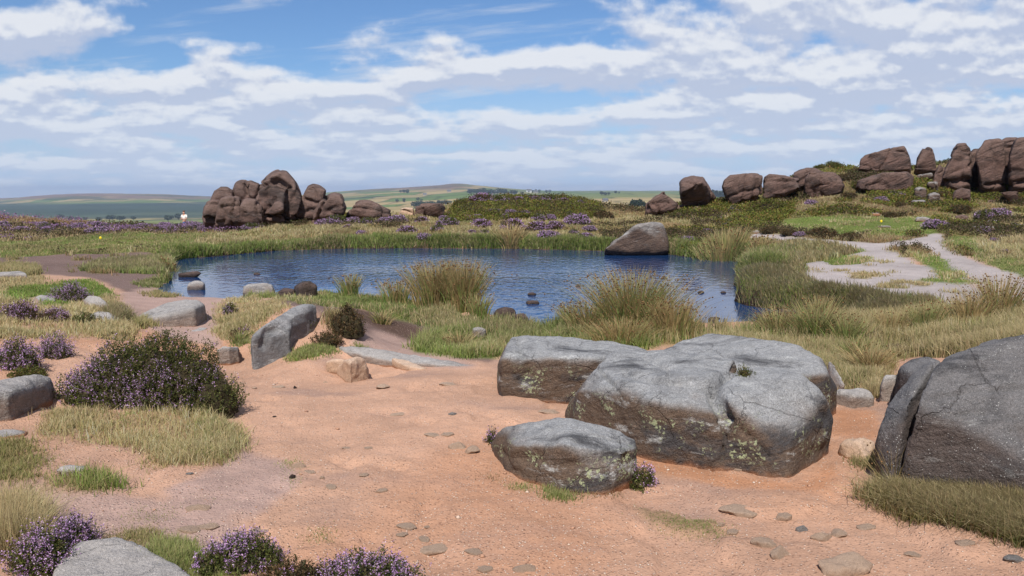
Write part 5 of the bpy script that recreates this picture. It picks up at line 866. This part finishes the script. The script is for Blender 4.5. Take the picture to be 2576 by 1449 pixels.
skinbody('body', [(0, 0, .98), (0, 0, 1.18), (0, 0, 1.38), (0, .02, 1.48), (0, .05, 1.58), (0, .07, 1.66), (.19, 0, 1.40), (.24, .05, 1.12), (.12, .26, 1.08), (-.19, 0, 1.40), (-.25, .05, 1.12), (-.10, .26, 1.14), (.05, .33, 1.10), (-.04, .33, 1.16), (.09, 0, .92), (.11, .02, .50), (.11, 0, .08), (.11, .14, .03), (-.09, 0, .92), (-.11, .02, .50), (-.11, 0, .08), (-.11, .14, .03)],
         [(0, 1), (1, 2), (2, 3), (3, 4), (4, 5), (2, 6), (6, 7), (7, 8), (8, 12), (2, 9), (9, 10), (10, 11), (11, 13), (0, 14), (14, 15), (15, 16), (16, 17), (0, 18), (18, 19), (19, 20), (20, 21)],
         [(.14, .10), (.13, .10), (.15, .10), .055, .095, .09, .055, .042, .032, .055, .042, .032, .035, .035, .085, .058, .042, .04, .085, .058, .042, .04], skin, po)
skinbody('shirt', [(0, 0, 1.0), (0, 0, 1.2), (0, 0, 1.40), (.20, 0, 1.40), (.25, .05, 1.2), (-.20, 0, 1.40), (-.26, .05, 1.2)], [(0, 1), (1, 2), (2, 3), (3, 4), (2, 5), (5, 6)], [(.17, .125), (.165, .125), (.17, .12), .08, .068, .08, .068], flat('white_cloth', (.75, .72, .66)), po)
skinbody('jeans', [(0, 0, 1.0), (0, 0, .92), (.10, 0, .86), (.115, .02, .50), (.115, 0, .12), (-.10, 0, .86), (-.115, .02, .50), (-.115, 0, .12)], [(0, 1), (1, 2), (2, 3), (3, 4), (1, 5), (5, 6), (6, 7)], [(.165, .12), (.165, .12), .10, .08, .065, .10, .08, .065], flat('denim', (.08, .16, .42)), po)
skinbody('hair', [(0, .0, 1.60), (0, .03, 1.70), (0, .08, 1.74)], [(0, 1), (1, 2)], [.07, .095, .07], flat('brown_hair', (.12, .06, .035)), po)
# small yellow markers on the grass
ym = flat('yellow_marker', (.85, .62, .03), .5)
for px, py, lab in ((253, 606, 'small yellow tag lying on the green turf left of the pool'), (2217, 563, 'small yellow tag on the right slope left of the path')):
    b = hit(px, py); bm = bmesh.new(); bmesh.ops.create_icosphere(bm, subdivisions=2, radius=.04)
    for v in bm.verts: v.co = Vector((v.co.x*(1+.3*math.sin(v.co.y*60)), v.co.y*.7, v.co.z*(1.1+.3*math.cos(v.co.x*50))))
    me = bpy.data.meshes.new('marker'); bm.to_mesh(me); bm.free(); tag(link('marker', me, ym, None, (b.x, b.y, b.z+.09)), lab, 'marker')
# ------------------------------------------------------------------ farms and trees on the hills
wallm = flat('farm_wall', (.72, .70, .66)); stonem = flat('farm_stone', (.33, .30, .27)); roofm = flat('slate_roof', (.11, .11, .12)); winm = flat('farm_window', (.05, .06, .07), .3)
def house(px, py, w, label, wm, rz, group='farm buildings on the far hills'):
    b = hillpt(px, py); o = empty('farmhouse', tuple(b), rz); tag(o, label, 'farmhouse', group); d = w*.5; h = w*.38; rf = w*.28
    V = [(x*w/2, y*d/2, z) for z in (-3, h) for x, y in ((-1, -1), (1, -1), (1, 1), (-1, 1))]; V += [(-w/2, 0, h+rf*.95), (w/2, 0, h+rf*.95)]
    me = bpy.data.meshes.new('wall'); me.from_pydata(V, [], [(0, 1, 5, 4), (1, 2, 6, 9, 5), (2, 3, 7, 6), (3, 0, 4, 8, 7)]); link('wall', me, wm, o)
    e = .6; V = [(-w/2-e, -d/2-e, h-.3), (w/2+e, -d/2-e, h-.3), (w/2+e, 0, h+rf), (-w/2-e, 0, h+rf), (-w/2-e, d/2+e, h-.3), (w/2+e, d/2+e, h-.3)]; V += [(a, b2, c2+.35) for a, b2, c2 in V]
    me = bpy.data.meshes.new('roof'); me.from_pydata(V, [], [(6, 7, 8, 9), (9, 8, 11, 10), (0, 3, 2, 1), (3, 4, 5, 2), (0, 1, 7, 6), (4, 10, 11, 5)]); ro = link('roof', me, roofm, o)
    cw = w*.04; V = [(w*.3+x*cw, y*cw, h+rf*.6+z*rf*.8) for z in (0, 1) for x, y in ((-1, -1), (1, -1), (1, 1), (-1, 1))]; me = bpy.data.meshes.new('chimney'); me.from_pydata(V, [], [(0, 1, 5, 4), (1, 2, 6, 5), (2, 3, 7, 6), (3, 0, 4, 7), (4, 5, 6, 7)]); link('chimney', me, wm, ro)
    for k in (-.3, 0., .3):
        V = [(w*(k-.05), -d/2-.05, h*.35), (w*(k+.05), -d/2-.05, h*.35), (w*(k+.05), -d/2-.05, h*.8), (w*(k-.05), -d/2-.05, h*.8)]; V += [(a, b2+.2, c2) for a, b2, c2 in V]; me = bpy.data.meshes.new('window'); me.from_pydata(V, [], [(0, 1, 2, 3), (0, 4, 5, 1), (3, 2, 6, 7), (0, 3, 7, 4), (1, 5, 6, 2)]); link('window', me, winm, o)
    return o
for q in ((1333, 484.5, 22, 'white farmhouse standing alone on the green ridge right of the wooded village', wallm, .2), (1213, 486, 18, 'whitish house among the trees in the middle of the far village', wallm, -.3), (1186, 483, 16, 'grey stone house at the left end of the far village', stonem, .5), (1243, 487, 16, 'grey stone house at the right of the far village trees', stonem, .1), (1283, 489, 14, 'low stone barn right of the far village', stonem, -.2), (1352, 485.5, 14, 'grey barn right of the white farmhouse', stonem, .3), (1130, 484, 14, 'small stone house on the hillside left of the village', stonem, .2), (1520, 508, 10, 'small barn on the straw-coloured slope beside a tree', stonem, .4), (1070, 492, 12, 'tiny stone barn on the green hillside at left', stonem, .1)): house(*q)
def treeproto(seed, con=False):
    r = np.random.default_rng(seed); n = 260
    if con: z = r.random(n); a = r.random(n)*6.28; rad = .33*(1-z)**.8+.04; P = np.stack([np.cos(a)*rad, np.sin(a)*rad, .12+z*.88], 1)
    else:
        U_ = r.normal(size=(n, 3)); U_ /= np.linalg.norm(U_, axis=1)[:, None]; P = U_*np.array([.42, .42, .36])*(.7+.35*fbm(U_*2, 2, seed)[:, None]+.3*r.random((n, 1))); P[:, 2] += .6
    PAL['tr'] = [(.03, .05, .02), (.04, .065, .025), (.022, .035, .02)]
    lv = leaves(P, np.full(n, .16), 'tr', r, .3)
    V = []; 
    for z, rd in ((-.2, .05), (.3, .035), (.7, .015)):
        V += [(math.cos(t)*rd, math.sin(t)*rd, z) for t in (0, 1.05, 2.1, 3.14, 4.2, 5.25)]
    Q = [(k*6+i, k*6+(i+1) % 6, (k+1)*6+(i+1) % 6, (k+1)*6+i) for k in range(2) for i in range(6)]
    a, b = mk('crown', *lv), mk('trunk', V, Q, np.tile(np.array((.06, .045, .035)), (18, 1))); a.materials.append(M_leaf); b.materials.append(M_stem); return a, b
TP_ = [treeproto(1), treeproto(2), treeproto(3, True)]; tf = {}
def tree(px, py, h, kind, label, group):
    b = hillpt(px, py)
    if kind not in tf:
        o = empty('broadleaf_tree' if kind < 2 else 'conifer_tree', tuple(b)); link('crown', TP_[kind][0], None, o); link('trunk', TP_[kind][1], None, o); tag(o, label, 'tree', group); tf[kind] = o
    else: o = copy_thing(tf[kind], tuple(b), 0, 1, label, group)
    o.location = b; o.rotation_euler = (0, 0, rr.random()*6.28); o.scale = (h*1.25, h*1.25, h)
for (x0, x1, y0, y1, n, h, kd, lab, gp) in ((1175, 1275, 486, 490, 42, 13, 0, 'dark tree in the belt round the far village', 'trees round the far village'), (1275, 1310, 488, 491, 10, 11, 1, 'tree in the low row between the far village and the white farmhouse', 'trees right of the far village'), (1330, 1400, 484, 486, 12, 10, 0, 'tree on the skyline beside the white farmhouse', 'trees by the white farmhouse'),
                                              (1045, 1100, 520, 526, 24, 11, 1, 'tree in the wooded clough at the foot of the green hill', 'trees in the clough below the hill'), (1100, 1150, 512, 517, 10, 9, 0, 'tree in a thin hedge row on the green hill', 'hedge trees on the green hill'), (1010, 1030, 484, 487, 8, 10, 1, 'tree in the small wood high on the moor edge', 'trees in the high small wood'), (985, 1060, 506, 510, 6, 9, 0, 'lone tree on the lower green hillside', 'lone trees on the lower hillside'),
                                              (1505, 1530, 491, 493, 5, 10, 1, 'tree in the small group on the straw-coloured rise', 'trees on the straw-coloured rise'), (1545, 1556, 487, 488, 3, 9, 0, 'bush on the skyline right of the rise', 'bushes on the right skyline'), (1592, 1620, 529, 531, 20, 8, 2, 'dark conifer in the block of plantation left of the pointed rock', 'conifers of the small plantation'), (1780, 1818, 494, 498, 24, 14, 2, 'conifer in the strip seen between the cube-shaped boulder and the long crag', 'conifers beyond the cube-shaped boulder'),
                                              (140, 520, 552, 560, 16, 11, 1, 'tree in the hedgerows of the left valley', 'trees in the left valley')):
    for i in range(n): tree(x0+(x1-x0)*rr.random(), y0+(y1-y0)*rr.random(), h*(.7+.6*rr.random()), kd, lab, gp)
# ------------------------------------------------------------------ sky, sun, air
EL, AZ = 50., 12.   # sun behind and a little left of the camera
sd_ = Vector((-math.sin(math.radians(AZ))*math.cos(math.radians(EL)), -math.cos(math.radians(AZ))*math.cos(math.radians(EL)), math.sin(math.radians(EL))))
sl = bpy.data.lights.new('sun', 'SUN'); so = bpy.data.objects.new('sun', sl); COL.objects.link(so); sl.energy = 4.6; sl.angle = math.radians(.5); sl.color = (1, .955, .88)
so.rotation_euler = sd_.to_track_quat('Z', 'Y').to_euler(); so.location = (0, 0, 40)
wd_ = bpy.data.worlds.new('World'); S.world = wd_; wd_.use_nodes = True; g = N(wd_.node_tree)
sky = g.n('ShaderNodeTexSky', sky_type='NISHITA', sun_disc=False); sky.sun_elevation = math.radians(EL); sky.sun_rotation = math.atan2(sd_.x, sd_.y); sky.air_density = 1.0; sky.dust_density = .3; sky.ozone_density = 3.
d = g.n('ShaderNodeTexCoord').outputs['Generated']; sp = g.n('ShaderNodeSeparateXYZ'); g.put(sp, 0, d); dx, dy, dz = sp.outputs
dya = g.m('MAXIMUM', g.m('ABSOLUTE', dy), .15)
U = g.m('DIVIDE', dx, dya); V = g.m('DIVIDE', g.m('MAXIMUM', dz, 0.), dya)
V = g.m('MINIMUM', V, 3.)
def pq(px, py):
    a, b = ray(px, py); return a, b
def field(off):
    v = g.m('ADD', V, off); iv = g.m('DIVIDE', 1., g.m('ADD', v, .11)); X = g.m('MULTIPLY', U, 5.2); Yl = g.m('LOGARITHM', g.m('ADD', v, .11), math.e)
    a = g.noise(g.comb(g.m('MULTIPLY', X, 1.9), g.m('MULTIPLY', Yl, 7.), 1.7), 1., 3, .5); b = g.noise(g.comb(g.m('MULTIPLY', X, .7), g.m('MULTIPLY', Yl, 2.2), 5.), 1., 1, .5)
    bl = g.noise(g.comb(g.m('MULTIPLY', X, 7.5), g.m('MULTIPLY', Yl, 14.), 9.), 1., 6, .6)
    n = g.m('ADD', g.m('ADD', a, g.m('MULTIPLY', g.m('SUBTRACT', bl, .5), .30)), g.m('MULTIPLY', g.m('SUBTRACT', b, .5), .35))
    # cover grows towards the horizon and towards the right, clear gap upper left
    bias = g.rng(v, .02, .17, .17, -.055, 'LINEAR')
    bias = g.m('ADD', bias, g.m('MULTIPLY', g.m('MULTIPLY', g.rng(U, -.1, .35), g.rng(v, .05, .15)), .13))
    n = g.m('ADD', n, bias)
    for (px, py, rx, ry, s) in CL:
        cu, cv = pq(px, py); ru, rv = rx/F, ry/F
        e = g.m('ADD', g.m('POWER', g.m('DIVIDE', g.m('SUBTRACT', U, cu), ru), 2.), g.m('POWER', g.m('DIVIDE', g.m('SUBTRACT', v, cv), rv), 2.))
        n = g.m('ADD', n, g.m('MULTIPLY', g.m('EXPONENT', g.m('MULTIPLY', e, -1.)), s))
    return n
CL = [(552, 140, 88, 36, .30), (110, 80, 300, 50, .30), (1300, 158, 430, 46, .26), (930, 228, 130, 32, .22), (350, 212, 330, 30, .2), (120, 265, 300, 40, .18), (700, 240, 260, 30, .16), (450, 320, 400, 26, .12), (1250, 300, 500, 22, .1), (1950, 200, 400, 60, .12), (2400, 170, 400, 110, .16), (1980, 55, 640, 55, .2), (900, 55, 420, 50, -.2), (400, 40, 120, 40, -.14), (400, 150, 60, 45, -.16), (1330, 30, 240, 40, -.14), (730, 140, 60, 50, -.14), (2000, 270, 200, 26, .12), (1150, 240, 200, 20, -.08), (2300, 10, 200, 30, -.08)]
n0 = field(0.); n1 = field(.011)
cov = g.rng(n0, .44, .68)
lit = g.rng(g.m('SUBTRACT', n0, n1), -.085, .13)
dens = g.rng(n0, .52, .74)
lowf = g.rng(V, .0, .10)
br = g.m('ADD', .34, g.m('MULTIPLY', lit, .62)); br = g.m('SUBTRACT', br, g.m('MULTIPLY', dens, .07))
cc = g.mix(g.rng(br, .35, .95, mode='LINEAR'), (5.6, 6.3, 8.0), (9.2, 9.4, 9.8))
# thin streaks of high cloud
vec = g.comb(g.m('MULTIPLY', U, 2.2), g.m('MULTIPLY', g.m('ADD', V, g.m('MULTIPLY', U, -.10)), 22.), 3.)
ci = g.m('MULTIPLY', g.rng(g.noise(vec, 1.6, 6, .6), .5, .75), g.rng(V, .04, .1)); 
skc = g.mix(1., sky.outputs[0], (.76, .95, 1.2), 'MULTIPLY')
skc = g.mix(g.rng(V, .15, .0, mode='LINEAR'), skc, (5.0, 6.5, 9.0))
c = g.mix(g.m('MULTIPLY', ci, .65), skc, (7.2, 7.8, 8.8))
lowmix = g.rng(V, .13, .0, mode='LINEAR')
cc = g.mix(g.m('MULTIPLY', lowmix, .72), cc, (5.9, 7.1, 9.1))
c = g.mix(g.m('MULTIPLY', cov, .93), c, cc)
bg = g.n('ShaderNodeBackground'); g.put(bg, 0, c); g.put(bg, 1, .078); o = g.n('ShaderNodeOutputWorld'); g.nt.links.new(bg.outputs[0], o.inputs[0])
# air
bm = bmesh.new(); bmesh.ops.create_cube(bm, size=1.)
lo = float(min(HZw.min(), GZ.min()))-1.5; hi = float(max(HZw.max(), 12))+6
for v in bm.verts: v.co = Vector((v.co.x*21000, 4250+v.co.y*8900, lo+(v.co.z+.5)*(hi-lo)))
me = bpy.data.meshes.new('haze'); bm.to_mesh(me); bm.free(); m = bpy.data.materials.new('haze'); m.use_nodes = True; g = N(m.node_tree)
pv = g.n('ShaderNodeVolumePrincipled'); g.put(pv, 'Color', (.66, .78, 1., 1)); g.put(pv, 'Density', 1.15e-4); g.put(pv, 'Anisotropy', .2); o = g.n('ShaderNodeOutputMaterial'); g.nt.links.new(pv.outputs[0], o.inputs['Volume'])
tag(link('haze', me, m), kind='stuff')
S.view_settings.view_transform = 'Standard'; S.view_settings.look = 'None'; S.view_settings.exposure = .24; S.view_settings.gamma = 1.
S.view_settings.use_curve_mapping = False
S.cycles.volume_bounces = 0; S.cycles.max_bounces = 5; S.cycles.diffuse_bounces = 2; S.cycles.transparent_max_bounces = 8; S.cycles.use_denoising = True
